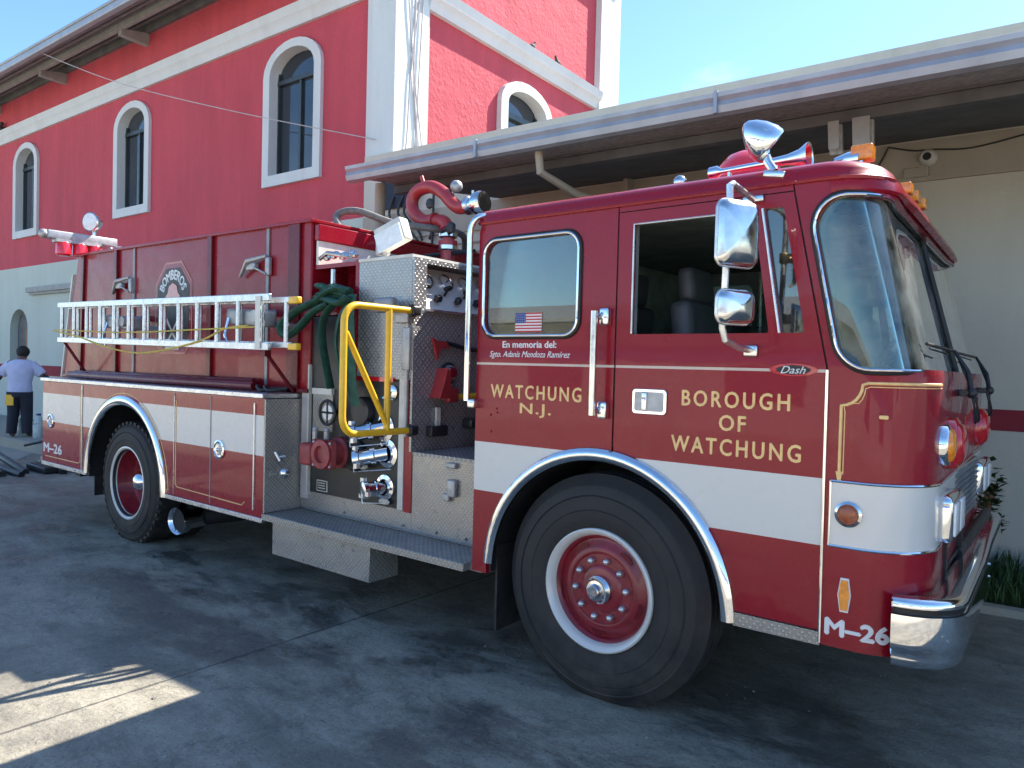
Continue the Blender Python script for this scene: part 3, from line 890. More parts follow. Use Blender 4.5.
# ---------------- pump section between body and cab
RY = .31
m = MB(); m.box(BX1-.002, BX1+.016, .0, RY+.03, .525, 1.343); ret = m.build('body_end_plate', M['treadfine'], truck)
m = MB(); m.lathe([(.0, .035), (.02, .035), (.038, .02), (.045, .0)], (BX1+.016, .168, .80), (1, 0, 0), 20); m.build('chrome_knob', M['chrome'], ret)
m = MB(); m.tube([(BX1+.02, .08, .96), (BX1+.05, .10, .90), (BX1+.04, .13, .87)], .012); m.tube([(BX1+.02, .10, .92), (BX1+.06, .14, .93)], .008); m.obox((BX1+.02, .07, .80), .01, .05, .02)
m.build('small_handle', M['alu'], ret)
m = MB(); m.box(-4.633, -2.69, -.002, .31, .474, .520); rb = m.build('running_board', M['treadflat'], truck, bevel=.006)
m = MB(); m.box(-4.632, -2.69, -.008, -.003, .476, .516); m.build('board_edge', M['treadfine'], rb)
m = MB(); m.box(-2.69, -2.60, .05, .31, .474, .515); m.build('board_end', M['treadflat'], rb)
m = MB(); m.box(-4.54, -3.50, .022, .27, .24, .472); m.build('under_step_box', M['treadfine'], truck, bevel=.004)
# riser, walkway
m = MB(); m.box(-4.61, -3.432, RY, RY+.02, .521, .66); m.box(-3.430, -2.60, RY, RY+.02, .521, 1.033); riser = m.build('walkway_riser', M['treadfine'], truck)
m = MB(); m.box(-3.43, -2.60, RY-.004, 2.12, 1.034, 1.052); m.build('walkway_floor', M['treadflat'], truck)
m = MB(); m.obox((-3.06, RY-.018, .86), .07, .035, .11, r=.012); m.obox((-3.10, RY-.02, .80), .05, .03, .05, r=.01); m.build('riser_latch', M['dullalu'], riser)
m = MB(); m.obox((-3.07, RY-.015, 1.0), .08, .03, .035, r=.008)
m.build('riser_latch', M['dullalu'], riser)
m = MB(); m.tube([(-4.6, RY-.004, .535), (-2.7, RY-.004, .535)], .006, 6)
for x in (-3.5, -3.2, -2.95, -4.1): m.ball((x, RY-.006, .56), .010, seg=8)
m.build('riser_rivets', M['steel'], riser)
# black operator panel
m = MB(); m.box(-4.505, -3.555, RY-.004, RY+.03, .662, 1.95); panel = m.build('pump_panel', M['blackpanel'], truck)
m = MB(); m.box(-3.555, -3.505, RY-.012, RY+.03, .662, 2.0); m.build('panel_edge_strip', M['cream'], truck)
m = MB(); m.box(-3.503, -3.432, RY-.006, RY+.03, .65, 2.0); m.build('panel_red_column', M['red'], truck)
m = MB(); m.box(-4.60, -4.512, RY-.02, RY+.03, .60, 2.54); m.build('corner_post', simple('pale_corner_post', (.52, .50, .50), .4, metal=.4, var=.15), truck, bevel=.01)
m = MB(); m.box(-4.512, -4.497, RY-.03, RY, .64, 1.60); m.build('panel_edge_strip', M['cream'], truck)
# pump house volumes
m = MB(); m.box(-4.49, -3.98, RY+.031, 2.11, .62, 1.93); m.box(-3.97, -3.462, RY+.031, 2.11, .62, 1.97); m.build('pump_house', M['undercar'], truck)
m = MB(); m.box(-3.975, -3.452, RY-.016, RY+.004, 1.52, 2.315); sp_ = m.build('console_side_plate', M['tread'], truck)
m = MB(); m.box(-3.98, -3.45, RY-.02, 2.13, 2.315, 2.335); m.build('console_top', M['cream'], truck)
# console face (+x): frame with opening, sloping gauge board
m = MB()
fx = lambda a, b, d: Vector((d, a, b))
m.plate([(RY-.016, 1.052), (2.13, 1.052), (2.13, 2.315), (RY-.016, 2.315)], [[(.405, 1.985), (2.04, 1.985), (2.04, 2.285), (.405, 2.285)]], fx, -3.449, -3.430)
m.build('console_face', M['tread'], truck)
m = MB(); m.faces([(-3.45, .40, 1.985), (-3.45, 2.045, 1.985), (-3.62, 2.045, 2.285), (-3.62, .40, 2.285)], [(0, 1, 2, 3)])
m.box(-3.95, -3.64, .39, 2.05, 1.98, 1.99)
gb = m.build('gauge_board', M['band'], truck)
m = MB(); m.box(-3.452, -3.40, .40, 2.05, 1.972, 1.986); m.build('board_ledge', M['alu'], gb)
GD = Vector((-.17, 0, .30)).normalized(); GN = Vector((.30, 0, .17)).normalized()
def gpt(y, h, o=0): return Vector((-3.45, y, 1.985))+GD*h+GN*o
for i in range(8):
    y = .52+i*.20
    m = MB(); m.lathe([(0, .012), (.052, .012), (.058, .022), (.066, .02), (.068, 0)], gpt(y, .24), GN, 24); g1 = m.build('gauge', M['chrome'], gb)
    m = MB(); m.lathe([(0, .014), (.052, .0135)], gpt(y, .24), GN, 20); m.build('gauge_face', M['gauge'], g1)
    m = MB(); m.obox(gpt(y, .24, .018)+Vector((0, .012, .008)), .004, .05, .006, (.7, 0, 0)); m.build('needle', M['black'], g1)
    m = MB(); m.tube([gpt(y-.06, .13, 0), gpt(y-.06, .15, .05)], .008, 6); m.obox(gpt(y-.06, .155, .055), .03, .075, .03, (.3*(i % 3), .4, .3), .008)
    m.build('valve_lever', M['black'], gb); m = MB()
    m.obox(gpt(y+.03, .08, .03), .04, .05, .045, (.2, .5, .4*(i % 2)), .008); m.tube([gpt(y+.03, .07, 0), gpt(y+.03, .08, .03)], .009, 6)
    m.build('valve_lever', M['black'], gb)
# handles and tools fixed on the console face below
m = MB(); m.lathe([(0, .08), (.035, .072), (.055, .045), (.060, .01), (.062, 0)], (-3.43, .62, 1.565), (1, -.25, .1), 24); kn = m.build('face_lamp', M['chrome'], truck)
m = MB(); m.lathe([(.062, 0), (.075, .0), (.075, .02), (.06, .022)], (-3.43, .62, 1.565), (1, 0, 0), 24); m.build('lamp_rim', M['black'], kn)
m = MB(); m.prism([(.45, 1.40), (.56, 1.40), (.55, 1.57), (.52, 1.60), (.49, 1.50)], -3.43, -3.33, 'x'); m.obox((-3.37, .60, 1.42), .06, .10, .10, r=.015)
ext = m.build('red_chock', M['monitor'], truck)
m = MB(); m.tube([(-3.38, .66, 1.405), (-3.38, 1.10, 1.42)], .020); m.build('yellow_handle', M['yellow'], ext)
m = MB(); m.obox((-3.38, .98, 1.22), .10, .42, .07, (0, 0, 0), .02); m.obox((-3.40, .50, 1.18), .06, .16, .07, r=.01); m.build('black_bracket', M['black'], truck)
m = MB(); m.obox((-3.415, .52, 1.27), .02, .035, .13); m.build('face_label', M['cream'], truck)

# panel fittings
def fit(name, mat, par=panel): 
    return lambda m: m.build(name, mat, par, angle=45)
m = MB(); m.box(-4.46, -4.235, RY-.018, RY-.004, 1.12, 1.385); m.build('relief_plate', M['treadfine'], panel)
m = MB(); m.box(-4.46, -4.235, RY-.03, RY-.004, 1.387, 1.43); m.build('plate_lip', M['cream'], panel)
m = MB(); c = Vector((-4.20, .22, 1.265)); ring = [c+Vector((math.cos(a)*.085, 0, math.sin(a)*.085)) for a in [2*PI*i/24 for i in range(24)]]
m.tube(ring, .011, 8, closed=True); 
for i in range(0, 24, 6): m.tube([c, ring[i]], .008, 6)
m.tube([c, c+Vector((0, .10, 0))], .018); m.build('hand_wheel', M['black'], panel)
m = MB(); m.lathe([(0, .0), (.055, 0), (.06, -.02), (.0, -.02)], c, (0, -1, 0), 20); m.build('wheel_badge', M['gauge'], panel)
m = MB()
m.lathe([(.11, 0), (.11, .05), (.085, .06), (.085, .16), (.10, .165), (.10, .20), (.06, .205), (.055, .17), (0, .16)], (-4.13, RY, .985), (0, -1, 0), 28)
m.obox((-4.34, RY-.10, .965), .13, .16, .16, r=.025); m.obox((-4.24, RY-.10, .975), .10, .10, .10, r=.02)
pv = m.build('red_valve', simple('faded_valve_red', (.30, .045, .05), .5, var=.3, nscale=20), panel, angle=45)
m = MB(); m.obox((-4.13, RY-.17, .985), .22, .02, .20, r=.03)
m.build('valve_flange', simple('faded_flange_red', (.33, .06, .06), .5, var=.25), pv, angle=45)
m = MB()
for dx in (-.09, .09):
    for dz in (-.08, .08): m.ball((-4.13+dx, RY-.185, .985+dz), .012, seg=8)
m.build('flange_bolt', M['alu'], pv)
m = MB()
for x in (-4.32, -4.19): m.tube([(x, RY-.10, 1.03), (x, RY-.10, 1.13)], .020, 10); m.ball((x, RY-.10, 1.14), .022, seg=8)
m.build('valve_stem', M['dullalu'], pv)
m = MB(); m.lathe([(0, .05), (.10, .045), (.115, .03), (.12, 0)], (-3.99, RY, .985), (0, -1, 0), 24); m.lathe([(0, .06), (.09, .055), (.10, .03), (.10, 0)], (-3.90, RY, 1.29), (0, -1, 0), 24)
m.build('black_cap', M['black'], panel)
def outlet(x, z, dirv, L, r=.05, capc=True):
    a = Vector((x, RY, z)); d = Vector(dirv).normalized()
    m = MB()
    m.lathe([(r*1.9, 0), (r*1.9, .012), (r*1.3, .018), (r*1.15, .03)], a, (0, -1, 0), 24)
    m.lathe([(r, 0), (r, L*.35), (r*1.25, L*.37), (r*1.25, L*.48), (r*1.05, L*.5), (r*1.05, L*.78), (r*1.3, L*.8), (r*1.35, L*.97), (r*1.15, L), (r*.3, L*1.02), (0, L*1.02)], a, d, 24)
    o = m.build('outlet', M['chrome'], panel, angle=40)
    m = MB()
    for k in range(3):
        an = k*2*PI/3; u = d.orthogonal().normalized(); w = d.cross(u)
        m.obox(a+d*L*.88+(u*math.cos(an)+w*math.sin(an))*r*1.45, .03, .03, .03)
    m.tube([a+d*L, a+d*L+Vector((.02, -.01, -.08)), a+Vector((.05, -.02, -.10))], .004, 6)
    m.build('cap_chain', M['alu'], o)
outlet(-3.70, 1.19, (-.75, -.65, -.22), .24); outlet(-3.66, 1.02, (-.8, -.6, -.2), .24); outlet(-3.68, .79, (-.35, -1, -.05), .17, .045)
m = MB(); m.ball((-3.86, RY-.05, .92), .035, (1.4, .6, .7)); m.ball((-3.66, RY-.03, .70), .035, (1.5, .5, .6)); m.obox((-3.95, RY-.012, 1.16), .10, .012, .012); m.build('drain_handle', M['cream'], panel)
m = MB(); m.box(-4.41, -4.29, RY-.010, RY-.004, .68, .76); dp = m.build('data_plate', M['cream'], panel)
m = MB(); m.box(-4.402, -4.298, RY-.012, RY-.010, .686, .754); m.build('plate_field', M['black'], dp)
m = MB()
for z in (.74, .722, .704): m.box(-4.39, -4.31, RY-.0135, RY-.012, z-.003, z+.003)
m.build('plate_lines', M['cream'], dp)
m = MB(); m.box(-4.03, -3.60, RY-.03, RY-.004, 1.50, 1.53); m.build('chrome_strip', M['redlens'], panel)
m = MB(); m.lathe([(.05, 0), (.05, .02), (.035, .03), (0, .03)], (-3.62, RY, 1.43), (0, -1, 0), 18); m.tube([(-3.62, RY-.03, 1.43), (-3.66, RY-.06, 1.39)], .012); m.build('pull_knob', M['chrome'], panel)
# red side box frame under the hose, clamps
m = MB(); m.box(-4.47, -3.985, RY-.005, RY+.025, 1.96, 2.02); m.box(-4.02, -3.985, RY-.01, RY+.025, 1.55, 2.34); m.box(-4.47, -4.02, .60, .62, 1.95, 2.34); m.box(-4.49, -3.99, RY, .9, 2.30, 2.33)
m.build('hose_tray', M['red'], truck)
m = MB()
for i in range(7):
    x = -4.34+i*.05
    m.ball((x, .30+.02*(i % 2), 2.37+.012*(i % 3)), .028, (1.3, .8, .8), seg=8)
m.tube([(-4.42, .30, 2.37), (-4.30, .27, 2.40), (-4.18, .30, 2.38), (-4.05, .28, 2.36)], .016, 8)
m.tube([(-4.24, .28, 2.0), (-4.24, .28, 2.28)], .02, 8)
m.build('tray_fittings', M['chromeworn'], truck)
# hosebed front bulkhead: white with red top
m = MB(); m.box(-4.465, -4.44, .30, 2.12, 2.33, 2.505); m.build('bulkhead', M['cream'], truck)
m = MB(); m.box(-4.475, -4.425, .29, 2.13, 2.507, 2.625); m.build('bulkhead_top', M['red'], truck, bevel=.006)
# safety gate swung open: yellow tubes in the plane x = -3.43
gx = -3.43
m = MB()
P = [(gx, .27, 1.965), (gx, -.17, 1.965)]+[(gx, -.17-.10*math.sin(rad(a)), 1.865+.10*math.cos(rad(a))) for a in range(15, 91, 15)]+[(gx, -.27, 1.30)]+[(gx, -.17-.10*math.cos(rad(a)), 1.30-.105*math.sin(rad(a))) for a in range(15, 91, 15)]+[(gx, .27, 1.193)]
m.tube(P, .0215, 12); m.tube([(gx, .08, 1.965), (gx, .08, 1.193)], .021, 12); m.tube([(gx, -.255, 1.80), (gx, .07, 1.25)], .018, 12)
gate = m.build('safety_gate', M['yellow'], truck)
m = MB()
for z in (1.965, 1.193): m.obox((gx+.01, .29, z), .06, .07, .06, r=.012); m.tube([(gx, .27, z-.04), (gx, .27, z+.04)], .016)
m.build('gate_hinge', M['black'], gate)
m = MB(); m.tube([(-3.475, .285, 1.15), (-3.475, .285, 1.93)], .013, 10); m.obox((-3.48, .285, 1.72), .07, .03, .28, r=.008); m.obox((-3.50, .27, 1.93), .12, .05, .09, r=.01)
m.build('gate_latch_rod', M['dullalu'], truck)
m = MB(); m.obox((-3.60, .20, 2.0), .18, .06, .10, (0, 0, 0), .02); m.build('latch_box', M['steel'], truck)

# deck gun
m = MB()
m.tube([(-4.0, 1.2, 2.33), (-4.0, 1.2, 2.52)], .055, 16); m.tube([(-4.0, 1.2, 2.56), (-4.0, 1.2, 2.60)], .075, 16)
path = smooth_path([(-4.0, 1.2, 2.58), (-4.0, 1.2, 2.68), (-4.05, 1.2, 2.755), (-4.16, 1.2, 2.775), (-4.28, 1.2, 2.79), (-4.39, 1.2, 2.87), (-4.41, 1.2, 2.97), (-4.34, 1.2, 3.04), (-4.20, 1.2, 3.05), (-4.07, 1.2, 2.99), (-3.97, 1.2, 2.90), (-3.89, 1.2, 2.85), (-3.81, 1.2, 2.85)], 6)
m.tube(path, .052, 16)
for i in (7, 17): m.tube([path[i], path[i+1]], .066, 16)
m.tube([(-4.27, 1.2, 3.06), (-4.31, 1.2, 3.15)], .016, 8)
gun = m.build('deck_gun', M['monitor'], truck, angle=50)
m = MB(); m.lathe([(.05, 0), (.07, .01), (.07, .04), (.055, .05), (.055, .09), (.085, .10), (.09, .16), (.08, .18), (.06, .182), (0, .17)], (-3.81, 1.2, 2.85), (1, 0, .08), 24)
for a in (0, 120, 240): m.tube([(-3.75, 1.2, 2.855), (-3.75, 1.2+.11*math.sin(rad(a)), 2.855+.11*math.cos(rad(a)))], .010, 6)
m.build('nozzle', M['chromeworn'], gun, angle=45)
m = MB(); m.ball((-3.96, 1.24, 3.03), .05); m.tube([(-3.96, 1.24, 3.03), (-4.02, 1.22, 2.93)], .014); m.build('ball_handle', M['dullalu'], gun)
m = MB(); m.tube([(-4.26, 1.2, 2.50), (-3.72, 1.2, 2.50)], .018, 8); m.ball((-4.15, 1.14, 2.90), .045, (1, .5, 1), 8); m.ball((-3.9, 1.12, 2.68), .05, (1, .5, 1), 8); m.tube([(-4.0, 1.12, 2.66), (-3.86, 1.12, 2.70)], .014)
m.build('lock_knobs', M['black'], gun)
m = MB(); m.lathe([(.078, 0), (.078, .03)], (-4.0, 1.2, 2.53), (0, 0, 1), 20); m.lathe([(.060, 0), (.075, .01), (.075, .04), (.06, .05)], (-4.0, 1.2, 2.62), (0, 0, 1), 20); m.build('swivel_ring', M['chromeworn'], gun)
# work lamp, white box head tilted
m = MB(); m.obox((-3.76, .40, 2.50), .24, .10, .16, (0, -.35, .15), .015); wl = m.build('work_lamp', M['cream'], truck, angle=50)
m = MB(); m.obox((-3.74, .345, 2.47), .22, .012, .13, (0, -.35, .15)); m.build('lamp_glass', M['lens'], wl)
m = MB(); m.tube([(-3.86, .42, 2.33), (-3.86, .42, 2.46)], .022); m.obox((-3.88, .42, 2.42), .08, .08, .10, r=.015); m.build('lamp_stand', M['dullalu'], wl)

# grab rails
m = MB(); m.tube(smooth_path([(-2.60, .10, 2.44), (-2.62, -.02, 2.43), (-2.655, -.045, 2.37), (-2.66, -.045, 2.28)], 5)+[Vector((-2.66, -.045, 1.43))], .017, 12); hr = m.build('rear_grab_rail', M['chrome'], truck)
m = MB(); m.obox((-2.63, -.02, 1.415), .05, .06, .05, r=.01); m.build('rail_bracket', M['chromeworn'], hr)
m = MB(); m.tube([(-1.84, -.075, 1.40), (-1.84, -.075, 1.895)], .0165, 12); hr = m.build('grab_rail', M['chromeworn'], truck)
for z in (1.425, 1.87):
    m = MB(); m.obox((-1.81, -.022, z), .05, .044, .085, r=.012); m.tube([(-1.84, -.075, z), (-1.82, -.02, z)], .016); m.build('rail_bracket', M['chrome'], hr)
# door lock recess
m = MB(); m.prism(rrect(-1.662, -1.488, 1.418, 1.535, .018), -.010, .0); dl = m.build('handle_plate', M['chrome'], door_o, bevel=.003)
m = MB(); m.prism(rrect(-1.648, -1.502, 1.432, 1.521, .012), -.0125, -.0105); dl2 = m.build('handle_recess', M['dullalu'], door_o)
m = MB(); m.obox((-1.595, -.017, 1.477), .025, .012, .082, r=.004); m.build('pull_handle', M['chrome'], door_o)
# door front edge strip (chrome) from sill to belt
m = MB(); cabtube(m, [(-.799, .56), (-.799, 1.64)], .0065, .004); m.build('edge_strip', M['chrome'], door_o)

# mirrors
m = MB(); arm = [(-1.12, .0, 2.345), (-1.115, -.14, 2.35), (-1.11, -.26, 2.355), (-1.10, -.315, 2.335), (-1.097, -.315, 2.27), (-1.112, -.315, 1.79), (-1.105, -.30, 1.745), (-1.11, -.14, 1.72), (-1.115, .0, 1.715)]
m.tube(arm, .0135, 10); ma = m.build('mirror_arm', M['alu'], truck)
m = MB(); m.obox((-1.12, -.01, 2.345), .09, .02, .03, r=.008); m.build('mirror_foot', M['chromeworn'], ma)
m = MB(); m.obox((-1.11, -.01, 1.712), .06, .02, .05, r=.008); m.build('mirror_foot', M['chromeworn'], ma)
def mirror(cz, h, w, nm):
    m = MB()
    Mx = Matrix.Translation((-1.065, -.325, cz)) @ Matrix.Rotation(rad(-26), 4, 'Z')
    # rounded bowl: nested rounded rectangles, back toward +x
    rows = []
    for k, (sc, dx) in enumerate(((1, -.012), (1.02, 0), (1.0, .014), (.94, .028), (.80, .036), (.5, .043), (.15, .046))):
        P = rrect(-w/2*sc, w/2*sc, -h/2*sc, h/2*sc, .032*sc)
        rows.append([m.bm.verts.new(Mx @ Vector((dx, a, b))) for a, b in P])
    for i in range(len(rows)-1):
        n = len(rows[i])
        for k in range(n): m.bm.faces.new((rows[i][k], rows[i][(k+1) % n], rows[i+1][(k+1) % n], rows[i+1][k]))
    m.bm.faces.new(rows[-1]); m.bm.faces.new(rows[0])
    o = m.build(nm, M['chromeworn'], truck, angle=60)
    m = MB(); P = rrect(-w/2*1.0, w/2*1.0, -h/2*1.0, h/2*1.0, .032); m.tube([Mx @ Vector((0, a, b)) for a, b in P], .007, 8, closed=True); m.build('mirror_rim', M['alu'], o)
    m = MB(); m.tube([Mx @ Vector((.03, -.02, 0)), Vector((-1.10, -.315, cz))], .012); m.obox((-1.10, -.315, cz), .04, .04, .05, r=.008); m.build('mirror_clamp', M['brass'], o)
mirror(2.145, .245, .185, 'side_mirror'); mirror(1.868, .125, .165, 'wide_mirror')

# roof furniture
m = MB(); Mx = Matrix.Translation((-1.11, .02, 2.605)) @ Matrix.Rotation(rad(14), 4, 'Y')
rows = []
ax = Vector((.30, -.9, .12)).normalized()
m.lathe([(0, -.12), (.018, -.115), (.042, -.092), (.065, -.055), (.079, -.015), (.082, .015), (.078, .024), (.05, .030), (0, .032)], (-1.09, .03, 2.585), (.62, .42, -.66), 28)
sl = m.build('spot_lamp', M['chrome'], truck, angle=50)
m = MB(); m.tube([(-1.09, .02, 2.55), (-1.075, .02, 2.50), (-1.045, .015, 2.455)], .018, 10); m.obox((-1.04, .01, 2.44), .09, .04, .03, (0, .2, 0), .008); m.ball((-1.10, .02, 2.535), .035); m.build('lamp_stem', M['chromeworn'], sl)
def horn(y, x0, x1, r, z):
    m = MB(); L = x1-x0
    m.lathe([(.0, 0), (.03, .0), (.032, .04), (.014, .06), (.016, L*.5), (.024, L*.8), (.038, L*.92), (r, L), (r*1.02, L+.005), (r*.9, L+.002), (.03, L*.9)], (x0, y, z), (1, 0, .03), 24)
    m.tube([(x0+.1, y, 2.5), (x0+.1, y, z)], .012, 6); m.tube([(x0+L*.7, y, 2.5), (x0+L*.7, y, z)], .012, 6)
    h = m.build('air_horn', M['chrome'], truck, angle=50)
    m = MB(); m.lathe([(0, L*.88), (.030, L*.93), (r*.86, L)], (x0, y, z), (1, 0, .03), 20); m.build('horn_mouth', M['redlens'], h)
horn(.42, -1.50, -1.03, .062, 2.60); horn(2.0, -1.50, -1.03, .062, 2.60)
# cab corner lamps: chrome body with amber lens
for y in (.27,):
    m = MB(); m.lathe([(0, 0), (.02, 0), (.035, .05), (.04, .10)], (-.875, y, 2.525), (1, 0, 0), 16); m.obox((-.80, y, 2.50), .08, .05, .03); cl = m.build('clearance_lamp', M['chrome'], truck)
    m = MB(); m.obox((-.765, y, 2.545), .085, .07, .065, r=.008); m.build('amber_lens', M['amber'], cl)
for y in (1.02, 1.22, 1.42):
    m = MB(); m.obox((-.80, y, 2.515), .10, .06, .02); m.tube([(-.80, y, 2.51), (-.80, y, 2.53)], .02); cl = m.build('marker_lamp', M['alu'], truck)
    m = MB(); m.obox((-.755, y, 2.548), .10, .085, .055, r=.008); m.build('amber_lens', M['amber'], cl)
m = MB(); m.lathe([(.19, 0), (.20, .02), (.20, .05)], (-1.50, .95, 2.52), (0, 0, 1), 28); bb = m.build('beacon_base', M['chrome'], truck)
m = MB(); m.lathe([(.195, .05), (.19, .13), (.165, .21), (.115, .27), (.05, .30), (0, .305)], (-1.51, .95, 2.54), (0, 0, 1), 28); m.build('beacon_dome', M['beacon'], bb)
m = MB(); m.ball((-1.66, .42, 2.58), .035); m.obox((-1.62, .42, 2.55), .12, .06, .04, r=.01); m.build('small_roof_lamp', M['chromeworn'], truck)

# ---------------- cab lettering
def side(x, z, y=-.0015): return lambda a, b, c: Vector((x+a, y-c, z+b))
def sidelean(x, z): return lambda a, b, c: cabf(x+a, z+b, .0015+c)
lettering('gold_lettering', 'WATCHUNG', .1, side(-2.235, 1.490), M['gold'], crew_o, width=.575, height=.070, spacing=1.3, fat=.0017)
lettering('gold_lettering', 'N.J.', .1, side(-2.225, 1.398), M['gold'], crew_o, width=.195, height=.068, spacing=1.15, fat=.0017)
lettering('gold_lettering', 'BOROUGH', .1, side(-1.18, 1.503), M['gold'], door_o, width=.47, height=.068, spacing=1.3, fat=.0017)
lettering('gold_lettering', 'OF', .1, side(-1.182, 1.403), M['gold'], door_o, width=.115, height=.066, spacing=1.2, fat=.0017)
lettering('gold_lettering', 'WATCHUNG', .1, side(-1.178, 1.298), M['gold'], door_o, width=.565, height=.070, spacing=1.3, fat=.0017)
lettering('white_lettering', 'En memoria del:', .1, side(-2.277, 1.7385), M['white'], crew_o, width=.345, height=.034, fat=.001)
lettering('script_lettering', 'Sgto. Adanis Mendoza Ramírez', .1, side(-2.278, 1.683), M['white'], crew_o, width=.52, height=.042, shear=.35)
ow, oh = .095, .026
oval = [(-.935+ow*math.copysign(abs(math.cos(2*PI*i/40))**1.15, math.cos(2*PI*i/40)), 1.637+oh*math.sin(2*PI*i/40)) for i in range(40)]
m = MB(); m.prism(oval, -.0045, -.0005); ov = m.build('oval_badge', M['redlens'], door_o)
oval2 = [(-.935+(a+.935)*.72, 1.637+(b-1.637)*.74) for a, b in oval]
m = MB(); m.prism(oval2, -.0060, -.0046); m.build('badge_field', M['black'], ov)
m = lettering('badge_lettering', 'Dash', .1, side(-.935, 1.637, -.0065), M['white'], truck, width=.10, height=.030, shear=.4)
m.parent = ov; m.matrix_parent_inverse = Matrix()
lettering('unit_number', 'M–26', .1, lambda a, b, c: cabf(-.665+a, .632+b, .0015+c), M['white'], fr_o, width=.225, height=.062, fat=.0042)
lettering('unit_number', 'M–26', .1, side(-8.41, .655), M['white'], truck, width=.46, height=.092, fat=.005)
# flag decal on the crew window
fx0, fx1, fz0, fz1 = -2.375, -2.205, 1.803, 1.903
def strip_(m, x0, x1, z0, z1, y): m.box(x0, x1, y-.001, y, z0, z1)
m = MB(); strip_(m, fx0, fx1, fz0, fz1, .0085); fl = m.build('flag_decal', M['white'], near_crew_glass)
m = MB()
for i in range(0, 13, 2):
    z0 = fz0+(fz1-fz0)*i/13; x0 = fx0+.068 if i >= 6 else fx0
    strip_(m, x0, fx1, z0, z0+(fz1-fz0)/13, .0070)
m.build('flag_stripes', M['flagred'], fl)
m = MB(); strip_(m, fx0, fx0+.068, fz0+(fz1-fz0)*6/13, fz1, .0070); cn = m.build('flag_canton', M['blueflag'], fl)
m = MB()
for r_ in range(4):
    for c_ in range(5): m.box(fx0+.008+c_*.013, fx0+.011+c_*.013, .0055, .0058, fz0+.053+r_*.012, fz0+.056+r_*.012)
o = m.build('flag_stars', M['white'], fl)
m = MB()
for x, z in ((-2.13, 1.395), (-2.125, 1.375), (-2.52, 1.36), (-2.515, 1.27), (-2.60, 2.36)): m.ball((x-.35 if x > -2.2 else x, -.002, z), .006, seg=8)
m.build('panel_rivet', M['red'], crew_o)

# front corner: white band with chrome borders, scroll, lamps
wb = [(-.772, .955), (S0, .955), (mir(S0), .955), (mir(-.772), .955), (mir(-.772), 1.203), (-.772, 1.203)]
m = MB(); m.plate(wb, [], cabf, .001, .004, CUTS, ZC); wbo = m.build('front_white_band', M['band'], fr_o)
m = MB()
for z in (.952, 1.206): cabtube(m, dens_open([(-.776, z), (mir(-.776), z)], .03), .0065, .004)
cabtube(m, [(-.776, .952), (-.776, 1.206)], .005, .004); m.build('band_trim', M['chrome'], wbo)
m = MB()
sc = [(-.748, 1.235), (-.748, 1.50)]+[(-.66-.075+.075*math.sin(rad(a))-.013, 1.585-.082*math.cos(rad(a))) for a in range(0, 91, 15)]+[(-.655, 1.592), (-.33, 1.592)]
P = dens_open(sc, .02)
for w_, o_ in ((.006, .0),):
    rowA = []
    m.tube([cabf(a, b, .0012) for a, b in P], .0062, 6, flat=(1, 1))
m.tube([cabf(a+.014 if b < 1.5 else a+.010, b-.014 if b > 1.52 else b, .0012) for a, b in P if b > 1.26 or True], .0022, 6)
m.prism([(-.760, 1.245), (-.736, 1.245), (-.742, 1.20), (-.752, 1.16+.045)], -.004, -.0005)
m.build('gold_scroll', M['gold'], fr_o)
m = MB(); m.prism(rrect(-.612, -.580, 1.458, 1.472, .004, 2), -.0035, .004); m.build('small_badge', M['gold'], fr_o)
def onfront(s, z): 
    p = cabf(s, z, .003); q = cabf(s, z, .02); return p, (q-p).normalized()
p, n = onfront(-.706, 1.083)
m = MB(); m.lathe([(.050, 0), (.050, .012), (.040, .018), (.036, .012), (0, .012)], p, n, 28); mk = m.build('side_marker', M['chrome'], fr_o)
m = MB(); m.lathe([(.036, .012), (.030, .022), (.012, .028), (0, .028)], p, n, 24); m.build('marker_lens', M['amberdull'], mk)
hexp = [(-.711, .699), (-.733, .740), (-.737, .765), (-.733, .792), (-.711, .832)]
hexp = [(-.727, .699), (-.697, .699), (-.688, .765), (-.697, .832), (-.727, .832), (-.737, .765)]
m = MB(); m.prism(hexp, -.006, -.0005); hx = m.build('side_reflector', M['white'], fr_o)
m = MB(); m.prism([(-.712+(a+.712)*.80, .765+(b-.765)*.88) for a, b in hexp], -.010, -.0055); m.build('reflector_lens', M['amber'], hx)
# front lamps
def frontlamp(y, z, ry, rz, depth, ring, lens, name):
    m = MB()
    c = Vector((XF-.028*max(0, y-.24)*1., y, z))
    prof = [(1.0, 0), (1.0, depth*.6), (.88, depth*.85)]
    rows = []
    for r, d in prof+[(.82, depth*.8)]: rows.append([m.bm.verts.new(c+Vector((d, r*ry*math.cos(2*PI*k/28), r*rz*math.sin(2*PI*k/28)))) for k in range(28)])
    for i in range(len(rows)-1):
        for k in range(28): m.bm.faces.new((rows[i][k], rows[i][(k+1) % 28], rows[i+1][(k+1) % 28], rows[i+1][k]))
    m.bm.faces.new(rows[-1])
    o = m.build(name, ring, truck, angle=50)
    m = MB(); rows = []
    for r, d in ((.82, depth*.8), (.75, depth*1.15), (.5, depth*1.4), (.2, depth*1.5)): rows.append([m.bm.verts.new(c+Vector((d, r*ry*math.cos(2*PI*k/28), r*rz*math.sin(2*PI*k/28)))) for k in range(28)])
    for i in range(len(rows)-1):
        for k in range(28): m.bm.faces.new((rows[i][k], rows[i][(k+1) % 28], rows[i+1][(k+1) % 28], rows[i+1][k]))
    m.bm.faces.new(rows[-1]); m.build('lamp_lens', lens, o, angle=60)
